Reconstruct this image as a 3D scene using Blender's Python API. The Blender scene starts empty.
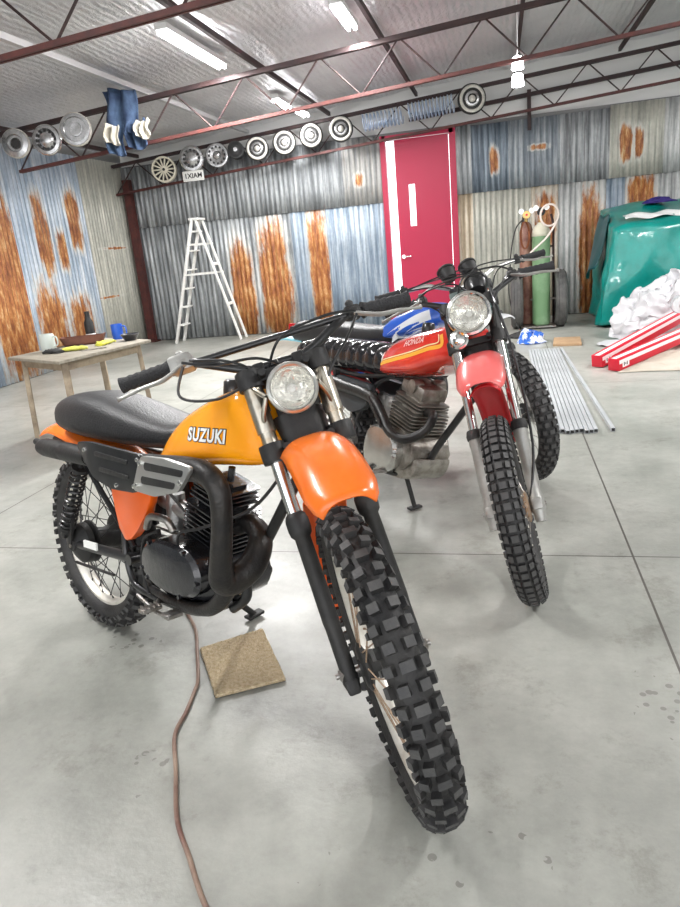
import bpy, bmesh, math, random
from mathutils import Vector, Matrix, Euler
from mathutils.bvhtree import BVHTree
random.seed(7)
V=Vector; PI=math.pi; R=math.radians
SC=bpy.context.scene; COL=SC.collection

# ---------------------------------------------------------------- materials
def nodes(name):
    m=bpy.data.materials.new(name); m.use_nodes=True
    nt=m.node_tree; b=nt.nodes['Principled BSDF']; return m,nt,b
def rgb(c): return (c[0],c[1],c[2],1)
def hexc(h):
    v=[int(h[i:i+2],16)/255 for i in (0,2,4)]
    return tuple((x/12.92 if x<=.04045 else ((x+.055)/1.055)**2.4) for x in v)
MC={}
def mat(name,c,rough=.5,metal=0,var=.0,vs=8,c2=None,bump=0,bs=60,coat=0,emit=0,trans=0,aniso=None,thr=None,alpha=1):
    """procedural material: base colour, optional second colour through noise, optional bump"""
    if name in MC: return MC[name]
    if isinstance(c,str): c=hexc(c)
    if isinstance(c2,str): c2=hexc(c2)
    m,nt,b=nodes(name); N=nt.nodes; L=nt.links
    b.inputs['Roughness'].default_value=rough; b.inputs['Metallic'].default_value=metal
    b.inputs['Base Color'].default_value=rgb(c); b.inputs['Coat Weight'].default_value=coat
    b.inputs['Coat Roughness'].default_value=.08
    if trans: b.inputs['Transmission Weight'].default_value=trans
    if alpha<1: b.inputs['Alpha'].default_value=alpha
    if emit:
        b.inputs['Emission Color'].default_value=rgb(c); b.inputs['Emission Strength'].default_value=emit
    tc=N.new('ShaderNodeTexCoord'); mp=N.new('ShaderNodeMapping'); L.new(tc.outputs['Object'],mp.inputs[0])
    if aniso: mp.inputs['Scale'].default_value=aniso
    if c2 is not None or var:
        n=N.new('ShaderNodeTexNoise'); n.inputs['Scale'].default_value=vs; n.inputs['Detail'].default_value=6
        n.inputs['Roughness'].default_value=.65
        L.new(mp.outputs[0],n.inputs['Vector'])
        r=N.new('ShaderNodeValToRGB'); a,z=thr or (.35,.68)
        r.color_ramp.elements[0].position=a; r.color_ramp.elements[1].position=z
        d=c2 if c2 is not None else tuple(x*(1-var) for x in c)
        r.color_ramp.elements[0].color=rgb(c); r.color_ramp.elements[1].color=rgb(d)
        L.new(n.outputs['Fac'],r.inputs[0]); L.new(r.outputs[0],b.inputs['Base Color'])
    if bump:
        n=N.new('ShaderNodeTexNoise'); n.inputs['Scale'].default_value=bs; n.inputs['Detail'].default_value=4
        L.new(mp.outputs[0],n.inputs['Vector'])
        bp=N.new('ShaderNodeBump'); bp.inputs['Strength'].default_value=bump; bp.inputs['Distance'].default_value=.01
        L.new(n.outputs['Fac'],bp.inputs['Height']); L.new(bp.outputs[0],b.inputs['Normal'])
    MC[name]=m; return m

# ---------------------------------------------------------------- objects
def link(o,parent=None):
    COL.objects.link(o)
    if parent is not None: o.parent=parent
    return o
def mk(name,bm,m=None,parent=None,smooth=True,label=None,M=None,ang=40):
    bmesh.ops.recalc_face_normals(bm,faces=bm.faces)
    me=bpy.data.meshes.new(name); bm.to_mesh(me); bm.free()
    if isinstance(m,(list,tuple)):
        for x in m: me.materials.append(x)
    elif m: me.materials.append(m)
    if smooth:
        me.shade_smooth()
        try: me.set_sharp_from_angle(angle=R(ang))
        except Exception: pass
    o=bpy.data.objects.new(name,me); link(o,parent)
    if M is not None: o.matrix_local=M
    if label: o['label']=label
    return o
def thing(name,label,cat,loc=(0,0,0),rz=0,group=None,rx=0,ry=0):
    o=bpy.data.objects.new(name,None); o.empty_display_size=.1; link(o)
    o.location=loc; o.rotation_euler=(rx,ry,rz); tag(o,label,cat,group); return o
def tag(o,label,cat,group=None,kind=None):
    o['label']=label; o['category']=cat
    if group: o['group']=group
    if kind: o['kind']=kind
    return o
def struct(o): o['kind']='structure'; return o
def dup_tree(o,parent=None):
    c=o.copy(); COL.objects.link(c)
    if parent is not None:
        c.parent=parent
    for ch in list(o.children): dup_tree(ch,c)
    return c

# ---------------------------------------------------------------- mesh helpers
def NB(): return bmesh.new()
def box(bm,c,s,rot=None,bev=0,mi=0):
    g=bmesh.ops.create_cube(bm,size=1); vs=g['verts']
    M=Matrix.Translation(V(c))@(rot.to_4x4() if rot is not None else Matrix())@Matrix.Diagonal((s[0],s[1],s[2],1))
    bmesh.ops.transform(bm,matrix=M,verts=vs)
    fs=list({f for v in vs for f in v.link_faces})
    for f in fs: f.material_index=mi
    if bev:
        es=list({e for v in vs for e in v.link_edges})
        r=bmesh.ops.bevel(bm,geom=es,offset=bev,segments=2,affect='EDGES',profile=.5)
        for f in r['faces']: f.material_index=mi
def frames(pts):
    n=len(pts); T=[]
    for i in range(n):
        a=pts[max(0,i-1)]; b=pts[min(n-1,i+1)]; t=(b-a); T.append(t.normalized() if t.length>1e-9 else V((0,0,1)))
    up=V((0,0,1)) if abs(T[0].z)<.9 else V((1,0,0))
    x=T[0].cross(up).normalized(); out=[]
    for i in range(n):
        x=(x-T[i]*x.dot(T[i])); x=x.normalized() if x.length>1e-6 else T[i].orthogonal().normalized()
        out.append((x,T[i].cross(x)))
    return out
def tube(bm,pts,r,seg=8,cap=True,mi=0,closed=False,flat=1.0):
    pts=[V(p) for p in pts]; n=len(pts)
    rs=r if isinstance(r,(list,tuple)) else [r]*n
    fr=frames(pts); rings=[]
    for i,p in enumerate(pts):
        x,y=fr[i]
        rings.append([bm.verts.new(p+(x*math.cos(2*PI*k/seg)+y*flat*math.sin(2*PI*k/seg))*rs[i]) for k in range(seg)])
    m=n if closed else n-1
    for i in range(m):
        a,b=rings[i],rings[(i+1)%n]
        for k in range(seg):
            f=bm.faces.new((a[k],a[(k+1)%seg],b[(k+1)%seg],b[k])); f.material_index=mi
    if cap and not closed:
        f=bm.faces.new(rings[0]); f.material_index=mi
        f=bm.faces.new(rings[-1][::-1]); f.material_index=mi
def cr(pts,n=6):
    """Catmull-Rom smooth path; items may carry a radius as 4th value"""
    P=[tuple(p) for p in pts]; out=[]
    for i in range(len(P)-1):
        p0=P[max(0,i-1)];p1=P[i];p2=P[i+1];p3=P[min(len(P)-1,i+2)]
        for k in range(n):
            t=k/n
            out.append(tuple(.5*((2*b)+(-a+c)*t+(2*a-5*b+4*c-d)*t*t+(-a+3*b-3*c+d)*t**3) for a,b,c,d in zip(p0,p1,p2,p3)))
    out.append(P[-1]); return out
def ctube(bm,pts,r=None,seg=8,n=6,**k):
    q=cr(pts,n)
    if r is None: tube(bm,[p[:3] for p in q],[p[3] for p in q],seg,**k)
    else: tube(bm,[p[:3] for p in q],r,seg,**k)
def lathe(bm,prof,seg=32,axis='y',c=(0,0,0),mi=0,closed=False,M=None):
    """prof: list of (radius, along)"""
    vs=[]; c=V(c)
    def P(r,h,a):
        ca,sa=math.cos(a)*r,math.sin(a)*r
        return V((ca,h,sa)) if axis=='y' else V((ca,sa,h)) if axis=='z' else V((h,ca,sa))
    for (r,h) in prof:
        if r<1e-6: vs.append([bm.verts.new(c+P(0,h,0))])
        else: vs.append([bm.verts.new(c+P(r,h,2*PI*k/seg)) for k in range(seg)])
    N=len(prof)
    for i in range(N if closed else N-1):
        a,b=vs[i],vs[(i+1)%N]
        for k in range(seg):
            k2=(k+1)%seg
            if len(a)==1 and len(b)==1: continue
            if len(a)==1: f=bm.faces.new((a[0],b[k],b[k2]))
            elif len(b)==1: f=bm.faces.new((a[k],a[k2],b[0]))
            else: f=bm.faces.new((a[k],a[k2],b[k2],b[k]))
            f.material_index=mi
    if M is not None:
        bmesh.ops.transform(bm,matrix=M,verts=[v for g in vs for v in g])
def prism(bm,poly,y0,y1,bev=0,plane='xz',mi=0,M=None):
    def P(a,b,h): return V((a,h,b)) if plane=='xz' else V((a,b,h)) if plane=='xy' else V((h,a,b))
    A=[bm.verts.new(P(a,b,y0)) for a,b in poly]; B=[bm.verts.new(P(a,b,y1)) for a,b in poly]; n=len(poly)
    fs=[bm.faces.new(A),bm.faces.new(B[::-1])]
    for i in range(n): fs.append(bm.faces.new((A[i],A[(i+1)%n],B[(i+1)%n],B[i])))
    for f in fs: f.material_index=mi
    if M is not None: bmesh.ops.transform(bm,matrix=M,verts=A+B)
    if bev:
        es=list({e for f in fs[:2] for e in f.edges})
        r=bmesh.ops.bevel(bm,geom=es,offset=bev,segments=2,affect='EDGES',profile=.5)
        for f in r['faces']: f.material_index=mi
def smoothpoly(poly,n=5,closed=True):
    P=list(poly); out=[]; N=len(P)
    for i in range(N):
        p0,p1,p2,p3=P[i-1],P[i],P[(i+1)%N],P[(i+2)%N]
        for k in range(n):
            t=k/n
            out.append(tuple(.5*((2*b)+(-a+c)*t+(2*a-5*b+4*c-d)*t*t+(-a+3*b-3*c+d)*t**3) for a,b,c,d in zip(p0,p1,p2,p3)))
    return out
def roundpoly(poly,r,n=4):
    out=[];N=len(poly)
    for i in range(N):
        p=V(poly[i]).to_2d();a=V(poly[i-1]).to_2d();b=V(poly[(i+1)%N]).to_2d()
        d1=(a-p);d2=(b-p);q=min(r,d1.length*.45,d2.length*.45)
        s=p+d1.normalized()*q;e=p+d2.normalized()*q
        for k in range(n+1):
            t=k/n; w=s*(1-t)**2+p*2*t*(1-t)+e*t*t; out.append((w.x,w.y))
    return out
def loft(bm,secs,seg=20,ex=2.6,cap=True,mi=0,axis='x',tp=0):
    """secs: (x, zb, zt, halfwidth[, yc]) superellipse sections along x"""
    rings=[]
    for s in secs:
        x,zb,zt,w=s[:4]; yc=s[4] if len(s)>4 else 0
        zc=(zb+zt)/2; h=(zt-zb)/2; ring=[]
        for k in range(seg):
            a=2*PI*(k+.5)/seg; ca,sa=math.cos(a),math.sin(a)
            z=zc+h*math.copysign(abs(sa)**(2/ex),sa); y=yc+w*math.copysign(abs(ca)**(2/ex),ca)*(1-tp*max(0,(z-zb)/(zt-zb+1e-6)-.2))
            ring.append(bm.verts.new((x,y,z) if axis=='x' else (y,x,z)))
        rings.append(ring)
    for i in range(len(rings)-1):
        a,b=rings[i],rings[i+1]
        for k in range(seg):
            f=bm.faces.new((a[k],a[(k+1)%seg],b[(k+1)%seg],b[k])); f.material_index=mi
    if cap:
        for g in (rings[0],rings[-1][::-1]):
            f=bm.faces.new(g); f.material_index=mi
    return rings
def secs_smooth(S,n=4): return cr(S,n)
def grid(bm,nu,nv,fn,mi=0,closeu=False):
    g=[[bm.verts.new(fn(i/(nu if closeu else nu-1),j/(nv-1))) for j in range(nv)] for i in range(nu)]
    for i in range(nu if closeu else nu-1):
        for j in range(nv-1):
            f=bm.faces.new((g[i][j],g[(i+1)%nu][j],g[(i+1)%nu][j+1],g[i][j+1])); f.material_index=mi
    return g
def solid(o,t,off=0):
    md=o.modifiers.new('thick','SOLIDIFY'); md.thickness=t; md.offset=off; return o
def text_bm(s,size,offset=0,shear=0,extr=0,spacing=1.0):
    cu=bpy.data.curves.new('t','FONT'); cu.body=s; cu.size=size; cu.offset=offset; cu.shear=shear; cu.extrude=extr
    cu.align_x='CENTER'; cu.align_y='CENTER'; cu.resolution_u=3; cu.space_character=spacing
    o=bpy.data.objects.new('t',cu); COL.objects.link(o)
    dg=bpy.context.evaluated_depsgraph_get(); me=bpy.data.meshes.new_from_object(o.evaluated_get(dg))
    bm=NB(); bm.from_mesh(me); bpy.data.objects.remove(o); bpy.data.curves.remove(cu); bpy.data.meshes.remove(me)
    return bm
def decal_on(bm,target_bvh,fx,outward,off):
    """map flat glyph verts through fx(x,y)->origin point, drop them along -outward on the surface"""
    bmesh.ops.triangulate(bm,faces=bm.faces)
    bmesh.ops.subdivide_edges(bm,edges=[e for e in bm.edges if e.calc_length()>.012],cuts=2)
    for v in bm.verts:
        p=fx(v.co.x,v.co.y); hit=target_bvh.ray_cast(p,-outward)
        v.co=(hit[0] if hit[0] else p-outward*.3)+outward*off
# ---------------------------------------------------------------- shared materials
BLK=mat('black_paint',(.008,.008,.009),.35,0,coat=.3,c2=(.02,.02,.021),vs=14)
BLKM=mat('matt_black',(.010,.010,.011),.55,c2=(.026,.025,.023),vs=20,bump=.15)
RUB=mat('tyre_rubber',(.014,.014,.015),.62,c2=(.04,.038,.036),vs=9,bump=.2,bs=120)
WORN=mat('worn_rubber',(.045,.045,.047),.6,c2=(.085,.083,.08),vs=14,bump=.2,bs=120)
GRIP=mat('grip_rubber',(.02,.02,.022),.7,bump=.6,bs=220)
CHR=mat('chrome',(.82,.82,.8),.12,1)
CHRA=mat('aged_chrome',(.62,.58,.5),.3,1,c2=(.42,.33,.22),vs=22,thr=(.45,.7))
ALU=mat('cast_alloy',(.5,.5,.49),.38,.85,c2=(.28,.27,.26),vs=16,bump=.2,bs=80)
ALUR=mat('rim_alloy',(.80,.78,.72),.35,.35,c2=(.62,.58,.5),vs=14)
STL=mat('steel',(.42,.41,.4),.35,.9,c2=(.2,.17,.14),vs=25)
RSTY=mat('rusty_steel',(.3,.17,.09),.6,.5,c2=(.45,.38,.3),vs=30)
VIN=mat('seat_vinyl',(.014,.015,.017),.42,c2=(.035,.035,.037),vs=6,bump=.25,bs=160)
VING=mat('glossy_seat_vinyl',(.01,.01,.012),.18,coat=.5,bump=.1,bs=60)
GREY=mat('grey_aluminium',(.45,.45,.43),.45,.6,c2=(.32,.31,.29),vs=12)
WHT=mat('white_letter',(.85,.85,.82),.4)
REFL=mat('lamp_reflector',(.97,.96,.92),.12,.75,bump=.8,bs=42)
GLS=mat('lamp_glass',(.95,.95,.92),.05,trans=1)
REDL=mat('red_lens',(.6,.01,.015),.15,coat=.5)
CAST=mat('black_cast',(.008,.009,.012),.2,.1,c2=(.03,.03,.034),vs=18,coat=.5,bump=.15,bs=60)
EXH=mat('exhaust_black',(.009,.009,.010),.42,.2,c2=(.03,.026,.022),vs=12,bump=.2,bs=90)

def tyre_bm(Rr,w,sec,style,N,seg=72):
    """Rr outer radius at the knob tops, w half width of the carcass, y is the axle"""
    bm=NB(); h=.013 if style!='fine' else .007
    rc=Rr-h-sec                      # radius of the section centre
    prof=[]
    for k in range(24):
        a=2*PI*k/24; cx=math.cos(a); sx=math.sin(a)
        r=rc+(sec*cx if cx>0 else sec*.86*cx); y=w*math.copysign(abs(sx)**.85,sx)
        prof.append((r,y))
    lathe(bm,prof,seg,'y',closed=True)
    def block(th,ph,dth,dph,hh,tp=.85):
        vs=[]
        for lay,(q,e) in enumerate(((1.0,-.002),(tp,hh))):
            for (s,t) in ((-1,-1),(1,-1),(1,1),(-1,1)):
                p=ph+t*dph*q; a=th+s*dth*q
                r=rc+(sec+e)*math.cos(p); y=(w+e)*math.copysign(abs(math.sin(p))**.85,math.sin(p))
                vs.append(bm.verts.new((r*math.cos(a),y,r*math.sin(a))))
        b,t=vs[:4],vs[4:]
        bm.faces.new(t).material_index=1
        for i in range(4): bm.faces.new((b[i],b[(i+1)%4],t[(i+1)%4],t[i]))
    for i in range(N):
        th=2*PI*i/N; d=2*PI/N
        if style=='knob':
            if i%2==0:
                for ph in (-.36,.36): block(th,ph,d*.29,.235,.015)
                for ph in (-1.2,1.2): block(th,ph,d*.33,.22,.013)
            else:
                for ph in (-.70,0,.70): block(th,ph,d*.29,.235,.015)
                for ph in (-1.3,1.3): block(th,ph,d*.2,.16,.010)
        elif style=='fine':
            for ph in (-1.05,-.53,0,.53,1.05): block(th+(d*.25 if abs(ph)>.8 else 0),ph,d*.36,.19,.008,.9)
        else:
            for ph in ((-.95,-.32,.32,.95) if i%2 else (-1.25,-.63,0,.63,1.25)): block(th,ph,d*.38,.25,.009,.72)
    return bm
def wheel(name,parent,M,Rr,w,sec,style,N,rimr,hubr,hubw,rimM,spM,hubM,root,brake=1,axle=.11,nsp=36,rimw=.024):
    """rim is the part; tyre, hub, spokes and axle are its sub-parts"""
    bm=NB()
    prof=[(rimr+.012,-rimw),(rimr+.012,-rimw+.004),(rimr-.004,-rimw+.007),(rimr-.012,-.008),(rimr-.012,.008),(rimr-.004,rimw-.007),(rimr+.012,rimw-.004),(rimr+.012,rimw),(rimr-.008,rimw),(rimr-.019,.009),(rimr-.019,-.009),(rimr-.008,-rimw)]
    lathe(bm,prof,72,'y',closed=True)
    rim=mk(name,bm,rimM,root,M=M)
    mk('tyre',tyre_bm(Rr,w,sec,style,N),(RUB,WORN),rim,ang=30)
    bm=NB()
    lathe(bm,[(0,-hubw-.004),(.018,-hubw-.004),(.02,-hubw),(hubr*.8,-hubw),(hubr,-hubw+.006),(hubr,-hubw+.012),(hubr*.62,-hubw+.02),(hubr*.5,0),(hubr*.62,hubw-.02),(hubr,hubw-.012),(hubr,hubw-.006),(hubr*.8,hubw),(.02,hubw),(0,hubw)],32,'y')
    mk('hub',bm,hubM,rim)
    bm=NB(); lathe(bm,[(0,-axle),(.007,-axle),(.007,axle),(0,axle)],12,'y')
    for s in (-1,1): lathe(bm,[(.0,s*(axle-.02)),(.014,s*(axle-.02)),(.014,s*(axle-.008)),(0,s*(axle-.008))],6,'y')
    mk('axle',bm,STL,rim)
    sb=None
    for i in range(nsp):
        a=2*PI*i/nsp; side=1 if i%2 else -1; da=(.42 if (i//2)%2 else -.42)
        p=V((math.cos(a+da)*hubr*.93,side*(hubw-.009),math.sin(a+da)*hubr*.93))
        q=V((math.cos(a)*(rimr-.014),side*.003,math.sin(a)*(rimr-.014)))
        if sb is None:
            bm=NB(); tube(bm,[(0,0,0),(0,0,.93),(0,0,.93),(0,0,1)],[.0017,.0017,.0032,.0032],6)
            sb=mk('spoke',bm,spM,rim); o=sb
        else:
            o=sb.copy(); COL.objects.link(o); o.parent=rim
        d=q-p; o.matrix_local=Matrix.Translation(p)@d.to_track_quat('Z','Y').to_matrix().to_4x4()@Matrix.Diagonal((1,1,d.length,1))
    return rim

def motorcycle(c):
    root=bpy.data.objects.new('motorcycle',None); link(root)
    root.location=(c['pos'][0],c['pos'][1],0); root.rotation_euler=(R(c['lean']),0,R(c['hd']))
    tag(root,c['label'],'motorcycle')
    MR=Matrix.Translation(root.location)@root.rotation_euler.to_matrix().to_4x4(); MI=MR.inverted()
    WB,rk,rf=c['WB'],c['rake'],c['rf']; rr=.325; off=.06
    a=V((-math.sin(rk),0,math.cos(rk))); pe=V((math.cos(rk),0,math.sin(rk)))
    base=V((WB,0,rf))-pe*off
    S=Matrix.Rotation(R(c['steer']),4,a)
    B=Matrix(((pe.x,0,a.x,0),(pe.y,1,a.y,0),(pe.z,0,a.z,0),(0,0,0,1)))
    F=Matrix.Translation(base)@S@B          # fork space (u forward, v left, w up the steering axis)
    def stem(w): return base+a*w
    def f2l(u,v,w): return F@V((u,v,w))
    fs=c['fs']; body=c['body']
    # ---- wheels
    wheel('front_wheel',None,F@Matrix.Translation((off,0,0)),rf,c['fw'],c['fsec'],c['fstyle'],c['fN'],c['frim'],c.get('fhub',.055),.052,c['rimM'],c['fspM'],c['hubM'],root,axle=fs+.03)
    wheel('rear_wheel',None,Matrix.Translation((0,0,rr)),rr,.047,.039,c['rstyle'],c['rN'],c.get('rrim',.243),.075,.06,c['rimM'],BLK if c['kind']=='orange' else STL,c['rhubM'],root,axle=.13)
    # ---- fork legs
    for s in (-1,1):
        bm=NB(); v=s*fs; lo=c['boot']
        tube(bm,[(off,v,lo-.05),(off,v,c['ftop'])],.0165,18)
        lg=mk('fork_leg',bm,CHR if c['kind']!='orange' else CHR,root,M=F)
        bm=NB()
        if c['kind']=='orange':
            lathe(bm,[(0,-.035),(.016,-.035),(.02,-.02),(.018,0),(.018,.1),(.0195,.12),(.0185,lo-.05),(.025,lo-.042),(.027,lo-.03),(.027,lo-.008),(.023,lo+.004),(.018,lo+.01),(0,lo+.01)],20,'z',(off,v,0))
            box(bm,(off+.0,v*1.0,-.03),(.04,.03,.035),bev=.006)
            mk('fork_slider',bm,BLKM,lg)
            bm=NB(); tube(bm,[(off,v,.52),(off,v,c['ftop']-.01)],.0185,18); mk('upper_fork_tube',bm,CHRA,lg)
        else:
            lathe(bm,[(0,-.06),(.017,-.06),(.02,-.045),(.02,-.03),(.026,-.02),(.026,.02),(.021,.04),(.0235,.08),(.0235,lo-.03),(.026,lo-.02),(.026,lo),(.018,lo+.005),(0,lo+.005)],20,'z',(off,v,0))
            box(bm,(off+.005,v,.0),(.055,.036,.04),bev=.006)
            mk('fork_slider',bm,GREY,lg)
            bm=NB(); lathe(bm,[(.017,lo),(.029,lo),(.031,lo+.015),(.026,lo+.035),(.017,lo+.038)],18,'z',(off,v,0)); mk('dust_seal',bm,RUB,lg)
            bm=NB(); tube(bm,[(off,v,.5),(off,v,c['ftop'])],.0215,18); mk('upper_fork_tube',bm,c['utubeM'],lg)
    # ---- clamps
    for w,nm in ((c.get('lcl',.52),'lower_clamp'),(c['ftop'],'upper_clamp')):
        bm=NB()
        for s in (-1,1): lathe(bm,[(.0175,-.022),(.03,-.022),(.031,-.018),(.031,.018),(.03,.022),(.0175,.022)],20,'z',(off,s*fs,w),closed=True)
        prism(bm,roundpoly([(off+.02,-fs+.02),(off+.02,fs-.02),(off-.03,fs),(-.03,.03),(-.03,-.03),(off-.03,-fs)],.02),w-.012,w+.012,plane='xy')
        lathe(bm,[(0,-.03),(.022,-.03),(.022,.03),(0,.03)],16,'z',(0,0,w))
        for s in (-1,1): tube(bm,[(off+.02,s*(fs-.03),w),(off+.05,s*(fs-.03),w)],.009,8)
        mk(nm,bm,BLKM,root,M=F)
    # ---- handlebar
    gw,gu,gh=c['gw'],c['gu'],c['gh']; ct=c['ftop']; cb=ct+.04
    def barpts(s): return [(.0,s*.001,cb),(0,s*.05,cb),(-.0,s*.085,cb+.008),(gu*.15+.005,s*.16,cb+(gh-cb)*.62),(gu*.3,s*(.205),gh-.004),(gu*.55,s*(gw-.14),gh),(gu,s*gw,gh)]
    bm=NB()
    for s in (-1,1): tube(bm,cr(barpts(s),6),.011,12)
    hb=mk('handlebar',bm,c['barM'],root,M=F)
    if c.get('crossbar'):
        bm=NB(); tube(bm,[(gu*.3,-.2,gh-.008),(gu*.3+.01,.2,gh-.008)],.0085,10); mk('crossbar',bm,BLK,hb)
    bm=NB()
    for s in (-1,1): box(bm,(0,s*.05,cb-.012),(.036,.03,.045),bev=.006)
    mk('bar_clamp',bm,BLKM,hb)
    for s in (-1,1):
        pE=V((gu,s*gw,gh)); pI=V((gu*.58,s*(gw-.125),gh)); d=(pE-pI).normalized()
        bm=NB(); pts=[];rs=[]
        for k in range(15):
            pts.append(pI+(pE+d*.004-pI)*k/14); rs.append(.0165+(.0022 if k%2 else 0))
        rs[0]=.022; rs[-1]=.02
        tube(bm,pts,rs,16); mk('grip',bm,GRIP,hb)
        q=pI-d*.028
        bm=NB(); HS=(.05,.06,.044) if (c['kind']=='orange' and s<0) else (.036,.042,.036); box(bm,q,HS,rot=d.to_track_quat('Y','Z').to_matrix(),bev=.009); box(bm,q+V((.02,0,-.006)),(.03,.02,.02),bev=.004)
        lathe(bm,[(0,0),(.01,0),(.011,.012),(.006,.018),(0,.02)],10,'z',tuple(q+V((0,0,.016))))
        mk('throttle_housing' if s<0 else 'clutch_perch',bm,GREY if (c['kind']=='orange' and s<0) else BLKM,hb)
        bm=NB(); l0=q+V((.03,0,-.012)); l1=l0+d*.05+V((.035,0,-.03)); l2=pE+V((.05,0,-.045))
        ctube(bm,[(*l0,.008),(*l1,.0085),(*(l1.lerp(l2,.5)+V((.006,0,0))),.007),(*l2,.006),(*(l2+d*.015),.010)],n=6,seg=10,flat=.7)
        mk('lever',bm,GREY,hb,label='silver brake lever with ball end' if s<0 else 'silver clutch lever')
    # mirrors of cables
    cab=c.get('cables') or [((.03,-gw+.15,gh-.004),(.08,-.12,gh-.01),(.13,-.02,gh-.05),(.07,.05,ct-.03)),((.03,-gw+.15,gh-.01),(.06,-.1,gh+.01),(.1,.06,gh-.03),(.05,.07,ct-.1)),((.03,gw-.15,gh-.004),(.09,.12,gh-.0),(.14,.0,gh-.04),(.06,-.05,ct-.06)),((.03,gw-.15,gh-.01),(.1,.16,gh-.05),(.1,.09,ct-.04),(.03,.06,ct-.16)),((.03,-gw+.16,gh-.01),(.1,-.17,gh-.06),(.11,-.1,ct-.02),(.02,-.05,ct-.12))]
    for q in cab:
        bm=NB(); ctube(bm,q,.0036,seg=6,n=8); mk('cable',bm,BLK,hb)
    # ---- headlight
    hu,hw,hr=c['hu'],c['hw'],c['hr']
    HM=F@Matrix.Translation((hu,0,hw))@Matrix.Rotation(R(c.get('haim',-18)),4,'Y')
    bm=NB(); lathe(bm,[(0,-.075),(hr*.45,-.07),(hr*.8,-.045),(hr*.95,-.012),(hr*.97,-.002)],36,'x')
    hl=mk('headlight',bm,BLK if c['kind']=='orange' else BLKM,root,M=HM)
    bm=NB(); lathe(bm,[(hr*.97,-.006),(hr*1.02,-.004),(hr*1.03,.004),(hr,.012),(hr*.9,.016),(hr*.84,.013),(hr*.84,.006)],40,'x'); mk('headlight_rim',bm,CHR if c['kind']!='orange' else mat('satin_chrome',(.66,.66,.63),.28,.9),hl)
    bm=NB(); lathe(bm,[(0,-.035),(hr*.25,-.03),(hr*.6,-.018),(hr*.86,.004)],32,'x'); mk('reflector',bm,REFL,hl)
    bm=NB(); lathe(bm,[(0,.018),(hr*.4,.017),(hr*.7,.0135),(hr*.86,.008)],32,'x'); o=mk('lens',bm,GLS,hl); solid(o,.002,-1)
    bm=NB(); lathe(bm,[(0,-.008),(.009,-.006),(.012,.0),(.009,.006),(0,.008)],16,'x',(-.012,0,0)); mk('bulb',bm,WHT,hl)
    bm=NB()
    for s in (-1,1):
        bm=NB()
        ctube(bm,[(off,s*fs,hw+.045),(off+.03,s*(fs-.003),hw+.03),(hu-.01,s*(hr+.004),hw)],.006,seg=8,n=5)
        ctube(bm,[(off,s*fs,hw-.06),(off+.03,s*(fs-.003),hw-.035),(hu-.01,s*(hr+.004),hw)],.006,seg=8,n=5)
        tube(bm,[(off,s*fs,hw-.07),(off,s*fs,hw+.055)],.0225,14)
        mk('headlight_bracket',bm,BLKM if c['kind']!='orange' else CHRA,root,M=F)
    # ---- gauges
    for (u,v,w,r_,m_) in c['gauges']:
        bm=NB(); lathe(bm,[(0,-.055),(r_*.72,-.05),(r_*.86,-.03),(r_*.9,0),(r_,.002),(r_,.012),(r_*.92,.016),(r_*.88,.010),(0,.010)],28,'z')
        g=mk('gauge',bm,m_,root,M=F@Matrix.Translation((u,v,w))@Matrix.Rotation(R(-22),4,'Y'))
        bm=NB(); lathe(bm,[(0,.0115),(r_*.86,.0115)],24,'z'); mk('gauge_face',bm,mat('gauge_dial',(.02,.02,.02),.15,coat=.6),g)
    # ---- front fender
    fr=c['fend']; bm=NB()
    fr_r,th0,th1,hwid,drop=fr['r'],R(fr['a0']),R(fr['a1']),fr['w'],fr['drop']
    def ff(i,j):
        th=th0+(th1-th0)*i; x=2*j-1
        e=min(1,max(0,i/.12)); wv=hwid*(.72+.28*math.sqrt(e)) if fr.get('round',1) else hwid
        if fr.get('taper'): wv*=1-fr['taper']*i
        k=fr_r+fr.get('rise',0)*min(1,i*1.6)
        rad=k-drop*abs(x)**3.2
        return V((off+math.cos(th)*rad,x*wv,math.sin(th)*rad))
    grid(bm,28,17,ff); o=mk('front_fender',bm,c['fenM'],root,M=F); solid(o,.004)
    if fr.get('inner'):
        b2=NB(); i0,i1=fr['inner']
        def fi(i,j):
            th=R(i0)+(R(i1)-R(i0))*i; x=2*j-1; rad=fr['ir']-.03*abs(x)**3
            return V((off+math.cos(th)*rad,x*fr['iw'],math.sin(th)*rad))
        grid(b2,14,11,fi); q=mk('fender_rear_section',b2,c['fenM2'],o); solid(q,.004)
    # ---- frame
    bm=NB(); st=stem(.66); sb=stem(.47)
    tube(bm,[st,sb],.027,18)
    ctube(bm,[tuple(stem(.63)),(.75,0,.79),(.55,0,.69)],.017,seg=12)
    p5=stem(.5); ctube(bm,[tuple(p5),tuple(p5.lerp(V((.82,0,.40)),.5)),(.82,0,.40),(.80,0,.33),(.74,0,.28)],.015,seg=12,n=5)
    for s in (-1,1):
        ctube(bm,[(.75,s*.01,.31),(.68,s*.08,.275),(.42,s*.095,.27),(.34,s*.095,.31),(.32,s*.09,.45),(.42,s*.075,.62),(.56,s*.03,.70)],.011,seg=10)
        ctube(bm,[(.56,s*.06,.69),(.3,s*.088,.655),(0.0,s*.088,.66),(-.16,s*.075,.675)],.011,seg=10)
        ctube(bm,[(.37,s*.09,.40),(.2,s*.095,.54),(.05,s*.09,.65)],.009,seg=8)
    tube(bm,[(.36,-.11,.36),(.36,.11,.36)],.018,12)
    mk('frame',bm,BLK,root)
    # ---- swingarm
    bm=NB()
    for s in (-1,1):
        ctube(bm,[(.36,s*.09,.36),(.2,s*.095,.345),(-.04,s*.105,.325)],.0165,seg=12)
        box(bm,(-.03,s*.105,.325),(.07,.014,.05),bev=.004)
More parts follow.
